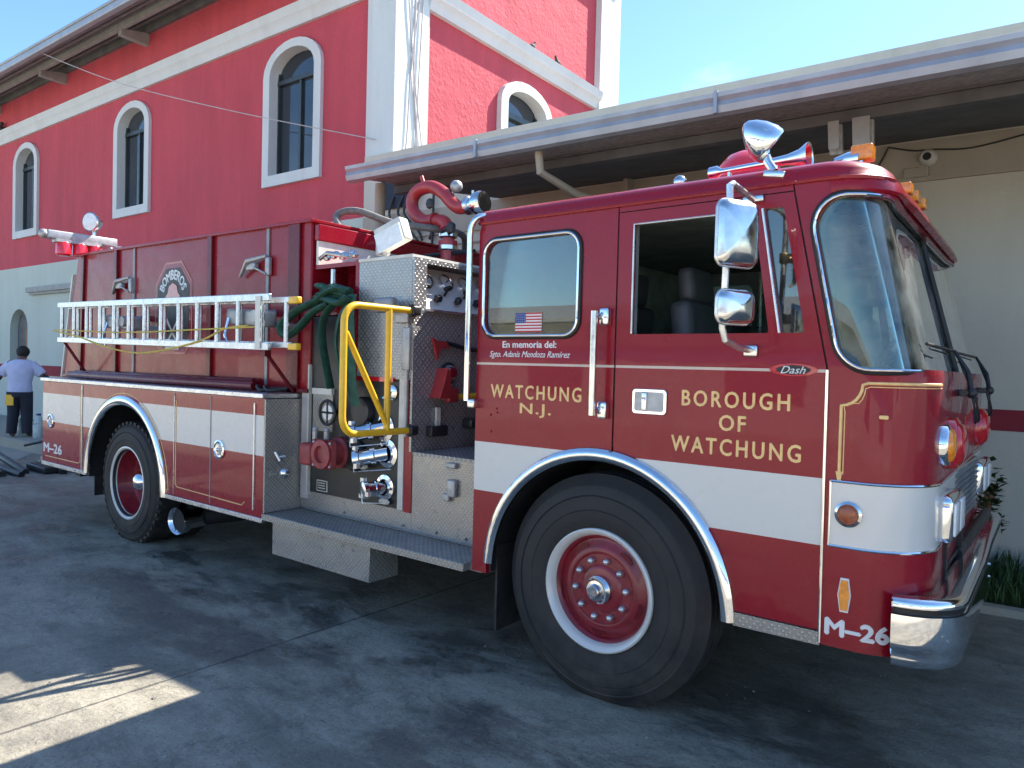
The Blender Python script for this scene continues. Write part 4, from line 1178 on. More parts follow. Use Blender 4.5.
frontlamp(.285, 1.355, .07, .082, .035, M['chrome'], M['amber'], 'turn_lamp'); frontlamp(2.155, 1.355, .07, .082, .035, M['chrome'], M['amber'], 'turn_lamp')
frontlamp(.53, 1.345, .11, .11, .045, M['redlens'], M['redlens'], 'warning_lamp'); frontlamp(1.91, 1.345, .11, .11, .045, M['redlens'], M['redlens'], 'warning_lamp')
def bezel(y0, y1, z0, z1, nm='headlamp'):
    xf = XF-.028*max(0, (y0+y1)/2-.24)
    m = MB(); m.obox((xf+.025, (y0+y1)/2, (z0+z1)/2), .065, y1-y0, z1-z0, r=.028)
    o = m.build(nm, M['chrome'], truck, angle=60)
    for k in (0, 1):
        yc = y0+(y1-y0)*(.27+.46*k)
        m = MB(); m.obox((xf+.057, yc, (z0+z1)/2), .014, (y1-y0)*.38, (z1-z0)*.68, r=.005); m.build('lamp_glass', M['lens'], o)
bezel(.25, .58, .968, 1.158); bezel(1.76, 2.18, .968, 1.158)
# grille
m = MB(); xf = XF-.028*.98
m.box(xf-.02, xf+.012, .76, 1.68, .93, 1.20); gr = m.build('grille', M['chromeworn'], truck, bevel=.004)
m = MB()
for i in range(9): m.obox((xf+.016, 1.22, .95+i*.028), .012, .86, .014, (0, .4, 0))
m.build('grille_louvre', M['steel'], gr)
m = MB(); m.box(xf-.01, xf+.03, .50, .53, .60, .92); m.box(xf-.01, xf+.03, 1.0, 1.03, .60, .92); m.box(xf-.01, xf+.02, .53, 1.9, .80, .82); m.build('front_catch', M['black'], truck)

# bumper: pressed chrome channel wrapped round the nose
def bumper_row(o, z): 
    pts = []
    bx, by, r = -.32, -.035, .22
    path = [(-.535, by)]
    for i in range(0, 11):
        a = rad(90*i/10); path.append((bx-r+r*math.sin(a), by+r-r*math.cos(a)))
    path.append((bx-.015, .9)); path.append((bx-.045, 1.6))
    for i in range(0, 11):
        a = rad(90*i/10); path.append((bx-.06-r+r*math.cos(a), 2.475-r+r*math.sin(a)))
    path.append((-.60, 2.475))
    out = []
    for i, (x, y) in enumerate(path):
        a = path[max(0, i-1)]; b = path[min(len(path)-1, i+1)]
        t = Vector((b[0]-a[0], b[1]-a[1])).normalized(); n = Vector((t.y, -t.x))
        out.append(Vector((x+n.x*o, y+n.y*o, z)))
    return out
m = MB()
prof = [(-.10, .794), (-.03, .804), (-.008, .800), (.0, .788), (.0, .770), (-.010, .764), (-.012, .748), (.002, .742), (.006, .70), (.006, .64), (.002, .612), (-.010, .592), (-.008, .578), (-.014, .552), (-.03, .540), (-.05, .536)]
rows = [[m.bm.verts.new(p) for p in bumper_row(o, z)] for o, z in prof]
for i in range(len(rows)-1):
    for k in range(len(rows[0])-1): m.bm.faces.new((rows[i][k], rows[i][k+1], rows[i+1][k+1], rows[i+1][k]))
bump = m.build('front_bumper', M['chrome'], truck, angle=50)
m = MB(); rws = [[m.bm.verts.new(p) for p in bumper_row(o, z)] for o, z in ((.001, .769), (-.008, .766), (-.009, .746), (.003, .743))]
for i in range(3):
    for k in range(len(rws[0])-1): m.bm.faces.new((rws[i][k], rws[i][k+1], rws[i+1][k+1], rws[i+1][k]))
m.build('bumper_groove', M['black'], bump)
m = MB(); m.box(-.50, -.38, .10, 2.30, .755, .788); m.build('bumper_deck', M['chromeworn'], bump)
m = MB(); m.tube([(-.452, .95, .80), (-.455, 2.30, .81)], .024, 12); m.build('bumper_roll_and_shade', M['black'], truck)  # black roll, doubling as the shadow in the trough behind the bumper
m = MB()
for y in (.4, .8, 1.2):
    for z in (.66, .72): m.ball((-.324-.015*y, y, z), .008, seg=8)
m.build('bumper_bolt', M['chrome'], bump)

# exhaust, mud flap, undercarriage
m = MB(); m.lathe([(.085, -.30), (.085, -.01), (.11, .03), (.118, .08), (.112, .10), (.095, .085), (.075, .0), (.075, -.25), (0, -.25)], (-5.95, .14, .262), (.12, -1, 0), 28); m.build('exhaust_tip', M['chrome'], truck, angle=50)
m = MB(); m.lathe([(.093, .07), (0, .07)], (-5.95, .14, .262), (.12, -1, 0), 24); m.build('exhaust_bore', M['undercar'], truck)  # black disc stands in for the dark hollow inside the tip
m = MB(); m.tube([(-5.93, .3, .268), (-5.7, .7, .30), (-4.8, .8, .36), (-3.6, .85, .4)], .075, 14); m.build('exhaust_pipe', M['undercar'], truck)
m = MB(); m.box(-2.52, -2.505, .07, .55, .17, .64); m.build('mud_flap', M['rubber'], truck)
m = MB(); m.box(-7.66, -7.645, .10, .60, .25, .62); m.build('mud_flap', M['rubber'], truck)
m = MB()
for y in (.78, 1.56): m.box(-8.5, -.62, y, y+.09, .55, .82)
for x in (-8.2, -6.84, -4.4, -2.9, -1.83, -.9): m.box(x-.06, x+.06, .86, 1.56, .58, .74)
m.tube([(-6.84, .35, .49), (-6.84, 2.1, .49)], .10, 12); m.tube([(-1.83, .3, .50), (-1.83, 2.15, .50)], .06, 12); m.ball((-6.84, 1.22, .49), .24, seg=14)
m.box(-5.6, -4.66, .36, .75, .42, .80); m.box(-3.4, -2.7, .45, .8, .35, .62); m.box(-3.4, -2.6, 1.7, 2.3, .35, .9); m.box(-2.4, -1.2, .9, 1.5, .42, .95)
m.box(-4.60, -2.62, .33, 2.1, .45, .50)
m.build('chassis', M['undercar'], truck)
m = MB(); m.box(-8.62, -8.50, .30, .42, .32, .50); m.box(-8.15, -8.0, .30, .44, .30, .50); m.box(-8.66, -7.9, .30, .34, .42, .47); m.build('tail_bracket', M['black'], truck)
m = MB(); m.box(-9.02, -8.68, .10, 2.34, .47, .51); m.build('tail_step', M['treadflat'], truck)

# ---------------- wheels
def wheel(x, y0, z, sgn, rear=False, R=.543):
    ax = (0, sgn, 0)                    # axis points outward
    c = Vector((x, y0, z))              # outer sidewall plane; d is negative inward
    m = MB()
    T = [(.292, -.04), (.300, -.018), (.325, -.006), (.37, 0), (.43, -.001), (.475, -.010), (.50, -.020), (.506, -.019), (.518, -.028), (.532, -.043), (R, -.062)]
    if not rear:
        for k in (.105, .145, .185): T += [(R, -k), (R-.014, -k-.003), (R-.014, -k-.011), (R, -k-.014)]
    T += [(R, -.235), (.515, -.26), (.45, -.285), (.37, -.29), (.30, -.27)]
    m.lathe(T, c, ax, 96)
    if rear:
        for side_ in (0, .31):
            if side_: m.lathe([(r, d-.31) for r, d in T], c, ax, 64)
            for k in range(44):
                a = 2*PI*k/44
                for e, off in ((-.085, 0.), (-.205, .07)):
                    p = c+Vector((math.cos(a+off)*(R-.001), sgn*(e-side_), math.sin(a+off)*(R-.001)))
                    Mx = Matrix.Translation(p) @ Matrix.Rotation(-(a+off), 4, 'Y')
                    m.box(-.02, .005, -.050, .050, -.020, .020, Mx)
    ty = m.build('wheel', M['rubber'], truck, angle=30)
    # raised sidewall rings
    m = MB(); m.lathe([(.455, -.008), (.458, .0), (.464, -.008)], c, ax, 64); m.lathe([(.385, -.001), (.39, .003), (.395, -.001)], c, ax, 64)
    m.build('sidewall_rib', M['rubber'], ty)
    if not rear:
        m = MB(); m.lathe([(.262, -.045), (.268, -.022), (.280, -.006), (.292, .002), (.300, -.004), (.302, -.02)], c, ax, 64); m.build('rim_ring', M['band'], ty)
        m = MB(); m.lathe([(.264, -.045), (.250, -.055), (.242, -.075), (.225, -.072), (.205, -.055), (.185, -.048), (.175, -.050), (.168, -.058), (.118, -.058), (.108, -.048), (.095, -.044), (0, -.044)], c, ax, 64)
        di = m.build('wheel_disc', M['wheelred'], ty)
        for k in range(5):
            m = MB(); a = rad(52+72*k); u = Vector((math.cos(a), 0, math.sin(a))); v = Vector((-math.sin(a), 0, math.cos(a)))
            cc = c+u*.213+Vector((0, -sgn*.060, 0)) 
            m.faces([cc+u*.018*math.cos(t)+v*.040*math.sin(t)+Vector((0, sgn*.004, 0)) for t in [2*PI*i/20 for i in range(20)]], [tuple(range(20))])
            m.build('hand_hole', M['post'], ty)
        for k in range(10):
            a = 2*PI*k/10+.1
            m = MB(); m.lathe([(.017, -.055), (.017, -.040), (.013, -.030), (.006, -.024), (0, -.023)], c+Vector((math.cos(a)*.142, 0, math.sin(a)*.142)), ax, 10)
            m.build('lug_nut', M['alu'], ty)
        m = MB(); m.lathe([(.070, -.044), (.068, -.020), (.056, -.010), (.050, .004), (.036, .006), (.034, .028), (.028, .033), (0, .033)], c, ax, 28); m.build('hub_cap', M['chromeworn'], ty)
    else:
        m = MB(); m.lathe([(.292, -.05), (.300, -.022), (.312, -.010), (.322, -.002), (.332, -.005)], c, ax, 64); m.build('rim_ring', M['band'], ty)
        m = MB(); m.lathe([(.292, -.05), (.286, -.13), (.262, -.19), (.235, -.205), (.12, -.205), (0, -.205)], c, ax, 64); m.build('wheel_disc', M['wheelred'], ty)
        m = MB(); m.lathe([(.10, -.205), (.10, -.15), (.088, -.12), (.07, -.09), (.04, -.072), (0, -.066)], c, ax, 32); m.build('hub_cap', M['chrome'], ty)
        for k in range(10):
            a = 2*PI*k/10
            m = MB(); m.lathe([(.016, -.205), (.016, -.185), (.008, -.178), (0, -.178)], c+Vector((math.cos(a)*.15, 0, math.sin(a)*.15)), ax, 8)
            m.build('lug_nut', M['wheelred'], ty)
wheel(-1.835, .0, .546, -1, R=.562); wheel(-1.835, W-.035, .533, 1)
wheel(-6.84, .035, .476, -1, True, R=.553); wheel(-6.84, W-.045, .478, 1, True)
# ------------------------------------------------------------------ loose gear on the engine
# two-section ladder on its brackets
lad = empty('ladder', (-6.1, -.12, 1.74), 'aluminium ladder with yellow tips hung along the side of the fire engine', 'ladder')
def ladz(x): return (x+8.03)/3.83*-.062
def rail(m, x0, x1, y, z, h=.052):
    m.prism([(x0, z+ladz(x0)-h/2), (x1, z+ladz(x1)-h/2), (x1, z+ladz(x1)+h/2), (x0, z+ladz(x0)+h/2)], y-.013, y+.013)
for sec, (x0, x1, y, zt, zb, n, off) in enumerate(((-7.88, -4.36, -.15, 2.11, 1.775, 13, .08), (-7.80, -4.20, -.085, 2.095, 1.79, 13, .20))):
    for z in (zt, zb):
        m = MB(); rail(m, x0, x1, y, z, .05 if sec == 0 else .04)
        m.build('ladder_rail', M['alu'], lad, bevel=.004)
    for i in range(n):
        x = x0+off+i*.278
        m = MB(); m.tube([(x, y, zb+ladz(x)), (x, y, zt+ladz(x))], .0165, 10); m.build('rung', M['alu'], lad)
for z in (2.09, 1.78):
    m = MB(); m.obox((-4.17, -.085, z-.062), .10, .042, .046, r=.008); m.build('yellow_tip', M['yellow'], lad)
m = MB(); m.box(-4.50, -4.44, -.172, -.164, 1.70, 2.06); m.build('ladder_guide', M['cream'], lad)
rope = smooth_path([(-7.95, -.17, 1.86), (-7.4, -.16, 1.80), (-6.9, -.17, 1.72), (-6.3, -.17, 1.66), (-5.8, -.165, 1.68), (-5.2, -.17, 1.76), (-4.9, -.165, 1.84), (-4.6, -.17, 1.86)], 8)
m = MB(); m.tube(rope, .007, 6); m.tube(smooth_path([(-7.9, -.17, 1.87), (-6.5, -.175, 1.83), (-5.3, -.17, 1.84), (-4.5, -.17, 1.85)], 6), .006, 6)
m.build('halyard', M['ylwrope'], lad)

# green fire hose draped over the tray
hs = MB()
def ribbon(pts, w=.045, th=.45): hs.tube(smooth_path(pts, 7), w*1.12, 10, flat=(1., th*.72))
random.seed(3)
ribbon([(-4.02, .24, 2.06), (-4.20, .20, 2.07), (-4.40, .10, 1.98), (-4.50, .04, 1.87), (-4.47, .06, 1.80), (-4.38, .10, 1.86), (-4.27, .14, 1.97), (-4.13, .17, 2.03)], .050, .6)
ribbon([(-4.30, .22, 2.08), (-4.12, .16, 2.05), (-3.98, .14, 2.02), (-3.92, .16, 2.06)], .050, .55)
ribbon([(-4.0, .24, 2.12), (-4.10, .17, 2.12), (-4.25, .17, 2.05), (-4.34, .22, 2.0)], .048, .5)
ribbon([(-4.06, .16, 2.03), (-4.13, .13, 1.94), (-4.16, .13, 1.80), (-4.12, .14, 1.60), (-4.09, .16, 1.44)], .046, .35)
ribbon([(-3.96, .18, 2.02), (-3.99, .14, 1.92), (-4.02, .14, 1.75), (-3.98, .15, 1.55), (-3.96, .17, 1.38)], .046, .35)
ribbon([(-3.93, .20, 2.08), (-3.92, .17, 1.95), (-3.90, .17, 1.70), (-3.89, .18, 1.45), (-3.87, .2, 1.33)], .042, .35)
for i in range(6):
    a = random.uniform(-4.30, -4.02)
    ribbon([(a-.12, .24+.02*i, 2.08+.015*i), (a, .20, 2.10+.012*i), (a+.14, .22, 2.07+.01*i)], .040, .6)
hose = hs.build('fire_hose', M['hose'], None, angle=70)
tag(hose, 'dark green fire hose draped over the tray beside the yellow gate of the fire engine', 'fire hose')

# red fire axe clipped on the console face
axe = empty('fire_axe', (-3.40, .60, 1.73), 'small red-headed fire axe clipped on the tread plate wall behind the cab', 'axe')
m = MB(); m.prism([(.43, 1.80), (.47, 1.785), (.60, 1.775), (.60, 1.735), (.52, 1.735), (.50, 1.70), (.49, 1.65), (.47, 1.71), (.45, 1.77)], -3.415, -3.395, 'x'); m.build('axe_head', M['monitor'], axe)
m = MB(); m.tube([(-3.405, .58, 1.77), (-3.40, .80, 1.735), (-3.40, .95, 1.73)], .016, 8); m.build('axe_handle', M['black'], axe)

# ------------------------------------------------------------------ buildings
def frame2(P0, ang):
    """local frame on a wall: a along the wall, o outward offset, z up -> world point"""
    e = Vector((math.cos(ang), math.sin(ang), 0)); n = Vector((math.sin(ang), -math.cos(ang), 0))
    P0 = Vector(P0)
    def f(a, z, o=0.): return P0+e*a+n*o+Vector((0, 0, z))
    return f
BB = .03064
FA = frame2((-8.45, 4.16, 0), BB)                 # facade; a negative to the left, outward = -y
FB = frame2((-7.93, 4.17, 0), BB+PI/2)            # side wall, faces +x; a runs away from the yard
def fbox(m, f, a0, a1, z0, z1, o0, o1):
    vs = [f(a, z, o) for a in (a0, a1) for o in (o0, o1) for z in (z0, z1)]
    m.faces(vs, [(0,1,3,2),(4,6,7,5),(0,4,5,1),(2,3,7,6),(0,2,6,4),(1,5,7,3)])
def fplate(m, f, outer, holes, o0, o1): m.plate(outer, holes, lambda a, b, d: f(a, b, d), o0, o1)
house = empty('red_house', (-14, 8, 0), 'tall crimson house with white arched window surrounds and pale green ground floor', 'house')
def archwin(a0, a1, z0, z1, rise, n=12):
    """outline with a shallow arched head"""
    c = (a0+a1)/2; hw = (a1-a0)/2
    return [(a0, z0), (a1, z0), (a1, z1)]+[(c+hw*math.cos(PI*i/n), z1+rise*math.sin(PI*i/n)) for i in range(1, n)]+[(a0, z1)]
WIN = [(-2.36, -1.19), (-7.53, -6.40), (-12.74, -11.62)]
holes = [archwin(a0, a1, 4.66, 6.30, .38) for a0, a1 in WIN]
doorhole = archwin(-13.12, -12.04, -.2, 2.25, .5)
m = MB(); fplate(m, FA, [(-22, 3.78), (.02, 3.78), (.02, 8.26), (-22, 8.26)], holes, -.30, 0); m.build('upper_wall', M['redwall'], house)
m = MB(); fplate(m, FA, [(-22, -.6), (.02, -.6), (.02, 3.78), (-22, 3.78)], [archwin(-13.12, -12.04, -.05, 2.25, .5)], -.30, .01); m.build('ground_floor_wall', M['palewall'], house)
m = MB(); fbox(m, FA, -12.02, -.0, 1.13, 1.37, .011, .016); fbox(m, FA, -22, -13.14, 1.13, 1.37, .011, .016); m.build('painted_stripe', M['stripered'], house)
m = MB(); fbox(m, FA, -11.85, -.0, 3.12, 3.24, .011, .14); fbox(m, FA, -11.78, -.0, 3.06, 3.12, .011, .09); m.build('ledge', M['beam'], house)
def courseprof(m, f, a0, a1, z, k=1.):
    P = [(.0, 0), (.0, .055), (.06, .065), (.13, .085), (.17, .12), (.25, .135), (.31, .15), (.31, 0)]   # (dz, out)
    P = [(dz, o*k) for dz, o in P]
    n = len(P)
    vs = [f(a0, z+dz, o) for dz, o in P]+[f(a1, z+dz, o) for dz, o in P]
    m.faces(vs, [tuple(range(n)), tuple(range(2*n-1, n-1, -1))]+[(i, (i+1) % n, n+(i+1) % n, n+i) for i in range(n)])
m = MB(); courseprof(m, FA, -22, -.0, 6.98); m.build('string_course', M['trim'], house, angle=30)
for a0, a1 in WIN:
    m = MB(); fplate(m, FA, archwin(a0-.155, a1+.155, 4.50, 6.30, .50), [archwin(a0+.015, a1-.015, 4.675, 6.30, .365)], -.145, .06); w = m.build('window_frame', M['trim'], house)
    m = MB(); fplate(m, FA, archwin(a0, a1, 4.66, 6.30, .38), [], -.16, -.15); m.build('pane', M['winpane'], w)
    m = MB(); c = a0+(a1-a0)*.52
    fbox(m, FA, c-.025, c+.025, 4.66, 6.22, -.15, -.11); fbox(m, FA, a0, a1, 6.20, 6.27, -.15, -.10); fbox(m, FA, a0, a0+.05, 4.66, 6.4, -.15, -.11); fbox(m, FA, a1-.05, a1, 4.66, 6.4, -.15, -.11); fbox(m, FA, a0, a1, 4.66, 4.71, -.15, -.10)
    m.build('sash', M['alframe'], w)
m = MB(); fplate(m, FA, archwin(-13.10, -12.06, -.05, 2.25, .48), [], -.2, -.16); dd = m.build('arched_doorway', M['soffit'], house)
m = MB(); fbox(m, FA, -12.5, -12.1, -.05, 2.3, -.155, -.12); m.build('open_door_leaf', M['wood'], dd)
# corner column
m = MB(); fbox(m, FA, -.0, .54, -.6, 9.6, -.4, .05); cw = m.build('corner_column', M['trim'], house)
m = MB(); fbox(m, FB, -.065, .62, -.6, 9.6, -.4, .078); m.build('column_return', M['whitecol'], house)
# side wall
sidewin = archwin(2.55, 3.95, 4.4, 6.10, .42)
sidewin_in = archwin(2.58, 3.78, 4.5, 6.14, .32)
m = MB(); fplate(m, FB, [(.6, -.6), (5.9, -.6), (5.9, 9.6), (.6, 9.6)], [sidewin_in], -.3, 0); m.build('side_wall', M['redwall'], house)
m = MB(); fplate(m, FB, archwin(2.40, 3.96, 4.3, 6.14, .47), [archwin(2.595, 3.765, 4.52, 6.14, .30)], -.14, .10); w = m.build('window_frame', M['trim'], house)
m = MB(); fplate(m, FB, sidewin_in, [], -.16, -.15); m.build('pane', M['winpane'], w)
m = MB(); fbox(m, FB, 3.28, 3.38, 4.5, 6.0, -.15, -.11); fbox(m, FB, 2.58, 3.78, 5.98, 6.08, -.15, -.08); fbox(m, FB, 2.58, 2.66, 4.5, 6.2, -.15, -.11); fbox(m, FB, 3.72, 3.78, 4.5, 6.2, -.15, -.11); m.build('sash', M['alframe'], w)
m = MB(); courseprof(m, FB, .62, 5.62, 6.91, 1.45); m.build('string_course', M['trim'], house, angle=30)
m = MB(); fbox(m, FB, 5.60, 6.40, -.6, 9.6, -.5, .13); m.build('far_column', M['whitecol'], house)
m = MB(); fbox(m, FB, .6, 6.4, 9.6, 9.8, -.6, .25); m.build('parapet', M['trim'], house)
# facade roof: sheet, gutter, purlin, brackets
def slopef(a, o): return FA(a, 7.98-.16*max(0, o), o)
m = MB(); vs = [FA(-22, 8.20-.30*1.08, 1.08), FA(-.2, 8.20-.30*1.08, 1.08), FA(-.2, 9.4, -4), FA(-22, 9.4, -4)]
vs2 = [v+Vector((0, 0, .04)) for v in vs]
m.faces(vs+vs2, [(0,1,2,3),(7,6,5,4),(0,4,5,1),(1,5,6,2),(2,6,7,3),(3,7,4,0)]); rf = m.build('roof', M['eaveboard'], house)
m = MB()
for i in range(1, 8):
    o = 1.08-i*.14
    fbox(m, FA, -22, -.2, 8.17-.30*o, 8.196-.30*o, o-.010, o+.010)
m.build('board_joint', M['soffit'], rf)
m = MB(); fbox(m, FA, -22, -.15, 7.76, 7.90, 1.06, 1.18); fbox(m, FA, -22, -.15, 7.88, 7.93, 1.04, 1.21); m.build('gutter', M['gutter'], rf, bevel=.02)
m = MB(); fbox(m, FA, -22, -.2, 7.93, 8.03, .48, .56); m.build('purlin', M['beam'], rf)
m = MB(); fbox(m, FA, -22, -.2, 8.02, 8.17, .001, .07); m.build('wall_plate', M['soffit'], rf)
for a in (-17.8, -13.9, -10.1, -6.45, -2.7):
    m = MB(); fplate(m, lambda b, z, d: FA(a+d, z, b), [(0, 7.80), (.54, 7.82), (.54, 7.928), (0, 8.04)], [], -.07, .07); m.build('roof_bracket', M['beam'], house)
# rear faces so that the house is a closed block
m = MB(); fbox(m, FA, -22, -.2, -.6, 8.1, -7.2, -7.0); fbox(m, FA, -22.2, -22, -.6, 8.1, -7.2, .0); fbox(m, FA, -22, -.3, 8.0, 8.08, -7.2, -.35); m.build('rear_wall', M['redwall'], house)

# cables hanging on the column (beside the corner)
m = MB()
for k, (a, b) in enumerate(((.12, .50), (.20, .40), (.30, .16), (.45, .35))):
    m.tube(smooth_path([FB(a, 9.3, .10), FB(a+.12*math.sin(k), 7.4, .10), FB((a+b)/2, 5.8, .10), FB(b, 4.7, .10), FB(b-.2, 4.2, .12), FB(b-.3, 3.9, .10)], 6), .010, 6)
m.tube([FB(.66, 3.6, .03), FB(.66, 9.0, .03)], .018, 6)
cb = m.build('hanging_cables', M['cable'], None); tag(cb, 'bundle of loose cables hanging down the white corner column of the red house', 'cables')
m = MB(); m.tube(smooth_path([FA(-8.6, 7.78, 1.06), FA(-5.6, 6.60, .95), FA(-2.7, 5.68, .55), FA(.25, 4.85, .10)], 8), .008, 6)
cb = m.build('overhead_cable', M['cable'], None); tag(cb, 'thin pale cable strung across the front of the red house', 'cable')

# birds on the string course of the side wall
def bird(a, label, flip=1):
    b = empty('bird', FB(a, 7.22, .12), label, 'bird', 'birds on the white ledge')
    K = .68
    c = FB(a, 7.295, .12)
    V = lambda x, y, z: Vector((x, y, z))*K
    m = MB(); m.ball(c, .075*K, (.8, 1.35, .85), 12); m.tube([c+V(0, flip*.05, .03), c+V(0, flip*.10, .10)], [.045*K, .034*K], 10); m.ball(c+V(0, flip*.115, .125), .036*K, seg=10)
    m.tube([c+V(0, -flip*.07, 0), c+V(0, -flip*.20, -.03)], [.04*K, .02*K], 8, flat=(1, .4)); m.build('body', M['bird'], b, angle=80)
    m = MB(); m.tube([c+V(0, flip*.145, .12), c+V(0, flip*.175, .112)], [.007, .002], 6); m.build('beak', M['amberdull'], b)
    m = MB(); m.tube([c+V(.015, 0, -.05), c+V(.015, 0, -.085)], .004, 5); m.tube([c+V(-.015, 0, -.05), c+V(-.015, 0, -.085)], .004, 5); m.build('legs', M['amberdull'], b)
bird(3.22, 'dark bird on the white ledge of the house, the one nearer the corner column', 1)
bird(4.05, 'dark bird on the white ledge of the house, the one farther from the corner column', -1)
fbd = empty('bird', FA(-13.65, 7.29, .09), 'dark bird perched at the far left on the white ledge under the eave', 'bird', 'birds on the white ledge')
c = FA(-13.65, 7.385, .09); m = MB(); m.ball(c, .10, (1.3, .8, .9), 12); m.ball(c+Vector((.12, 0, .10)), .05, seg=10); m.tube([c+Vector((-.08, 0, 0)), c+Vector((-.24, 0, -.02))], [.05, .02], 8); m.build('body', M['bird'], fbd, angle=80)

# ---------------- garage on the right
GG = .0499
GE = frame2((-.34, 2.0, -.05), GG)         # eave line
GW = frame2((-.34, 4.40, 0), GG)        # wall line, outward = -y
gar = empty('garage_building', (0, 6, 0), 'long beige building with deep grey eave, right behind the fire engine', 'building')
AE = -5.44
m = MB(); fbox(m, GW, -8.0, 14, -.3, 4.6, -.25, 0); m.build('wall', M['beige'], gar)
m = MB(); fbox(m, GW, -8.0, 14, 1.185, 1.365, .001, .006); m.build('painted_stripe', M['stripered'], gar)
m = MB(); fbox(m, GW, -8.0, 14, 3.36, 3.40, .0, .035); fbox(m, GW, -8.0, 14, 3.40, 3.72, .0, .012); m.build('ledge', M['beigetrim'], gar)
m = MB(); m.tube([GW(-8, 3.20, .03), GW(-1.4, 3.24, .03)], .012, 6); m.tube([GW(-8, 3.08, .03), GW(-3.5, 3.10, .03)], .014, 6); m.build('conduit', M['beigetrim'], gar)
sl = math.tan(rad(6.5))
def roofz(o_in): return 3.50+sl*o_in      # underside height, o_in metres inward from the eave
m = MB()
vs = [GE(AE, roofz(0), 0), GE(14, roofz(0), 0), GE(14, roofz(.52), -.52), GE(AE, roofz(.52), -.52)]
m.faces(vs+[v+Vector((0, 0, .03)) for v in vs], [(0,1,2,3),(7,6,5,4),(0,4,5,1),(1,5,6,2),(2,6,7,3),(3,7,4,0)]); m.build('eave_sheet', M['fibre'], gar)
m = MB()
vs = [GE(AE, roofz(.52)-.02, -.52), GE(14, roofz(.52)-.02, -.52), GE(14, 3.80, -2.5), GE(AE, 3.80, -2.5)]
m.faces(vs+[v+Vector((0, 0, .05)) for v in vs], [(0,1,2,3),(7,6,5,4),(0,4,5,1),(1,5,6,2),(2,6,7,3),(3,7,4,0)]); m.build('soffit', M['soffit'], gar)  # deep shade under the roof is put into this dark colour
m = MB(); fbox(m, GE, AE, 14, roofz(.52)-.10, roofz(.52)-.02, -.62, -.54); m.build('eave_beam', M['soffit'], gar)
m = MB()
vs = [GE(AE, roofz(0)+.07, .02), GE(14, roofz(0)+.07, .02), GE(14, roofz(9)+.2, -9), GE(AE, roofz(9)+.2, -9)]
m.faces(vs+[v+Vector((0, 0, .03)) for v in vs], [(0,1,2,3),(7,6,5,4),(0,4,5,1),(1,5,6,2),(2,6,7,3),(3,7,4,0)]); m.build('roof', M['roofsheet'], gar)
m = MB()
P = [(.0, 3.455), (.06, 3.44), (.10, 3.455), (.115, 3.50), (.10, 3.535), (.12, 3.56), (.125, 3.59), (.10, 3.60), (.0, 3.575)]
n = len(P); vs = [GE(AE-.02, z, o) for o, z in P]+[GE(14, z, o) for o, z in P]
m.faces(vs, [tuple(range(n)), tuple(range(2*n-1, n-1, -1))]+[(i, (i+1) % n, n+(i+1) % n, n+i) for i in range(n)]); m.build('gutter', M['gutter'], gar, angle=25)
m = MB()
for k in range(9): a = AE+1.6+k*2.1; fbox(m, GE, a-.012, a+.012, 3.45, 3.603, .0, .13)
m.build('gutter_joint', M['gutter'], gar)
# downpipe bends from the gutter back to the wall
def downpipe(a):
    m = MB(); m.tube([GE(a, 3.46, -.05), GE(a, 3.30, -.08), GE(a+.12, 3.18, -.5), GE(a+.7, 3.05, -2.2)], .035, 12); m.build('downpipe', M['beigetrim'], gar)
downpipe(-3.30)
m = MB(); m.tube([GE(-5.45, 3.52, -.35), GE(-5.45, -.2, -.35)], .055, 14); m.build('post', M['beigetrim'], gar)
m = MB(); m.obox(GW(-3.72, 3.60, .10), .05, .12, .30); m.obox(GW(-3.72, 3.50, .14), .10, .05, .04); m.build('wall_bracket', M['beigetrim'], gar)
m = MB(); m.obox(GW(-7.35, 4.02, .03), .55, .02, .46); 
bt = m.build('blue_tarpaulin', M['bluebox'], None); tag(bt, 'dark blue tarpaulin strip on the beige wall below the left end of the grey eave', 'tarpaulin')
# lamps and camera under the eave
def floodlight(a, sz, label):
    f = empty('floodlight', GE(a, 3.25, -.62), label, 'floodlight', 'lamps under the grey eave')
    m = MB(); m.obox(GE(a, 3.38, -.62), sz*.8, .05, .24, (.25, 0, GG), .01); m.build('housing', M['fibre'], f, angle=50)
    m = MB(); m.obox(GE(a, 3.38, -.58)+Vector((0, -.035, 0)), sz*.66, .012, .19, (.25, 0, GG)); m.build('lamp_glass', M['beam'], f)
    m = MB(); m.tube([GE(a, 3.24, -.62), GE(a, 3.18, -.65), GE(a+.1, 3.14, -.9)], .014, 6); m.build('cable', M['darkcable'], f)
floodlight(-1.11, .11, 'narrow weathered floodlight under the grey eave, the smaller of the pair')
floodlight(-.93, .17, 'wide weathered floodlight under the grey eave, the larger of the pair')
cam_ = empty('security_camera', GW(-.83, 3.48, .05), 'small round security camera on the beige wall beneath the eave', 'camera')
m = MB(); m.lathe([(.075, 0), (.075, .03), (.06, .06), (.045, .08), (0, .08)], GW(-.83, 3.56, .01), (0, -1, 0), 24); m.build('camera_body', M['cream'], cam_)
m = MB(); m.lathe([(.035, .081), (.03, .088), (0, .088)], GW(-.83, 3.56, .01), (0, -1, 0), 20); m.build('lens', M['black'], cam_)
m = MB(); m.obox(GW(-.92, 3.44, .03), .20, .05, .09, r=.01); m.build('junction_box', M['beigetrim'], cam_)
m = MB(); m.tube(smooth_path([GW(-1.15, 3.70, .03), GW(-1.25, 3.50, .04), GW(-1.40, 3.38, .03)], 5), .008, 6); m.tube(smooth_path([GW(-1.15, 3.70, .03), GW(-.95, 3.64, .03), GW(-.80, 3.63, .03), GW(-.5, 3.60, .03), GW(-.1, 3.66, .03)], 5), .007, 6)
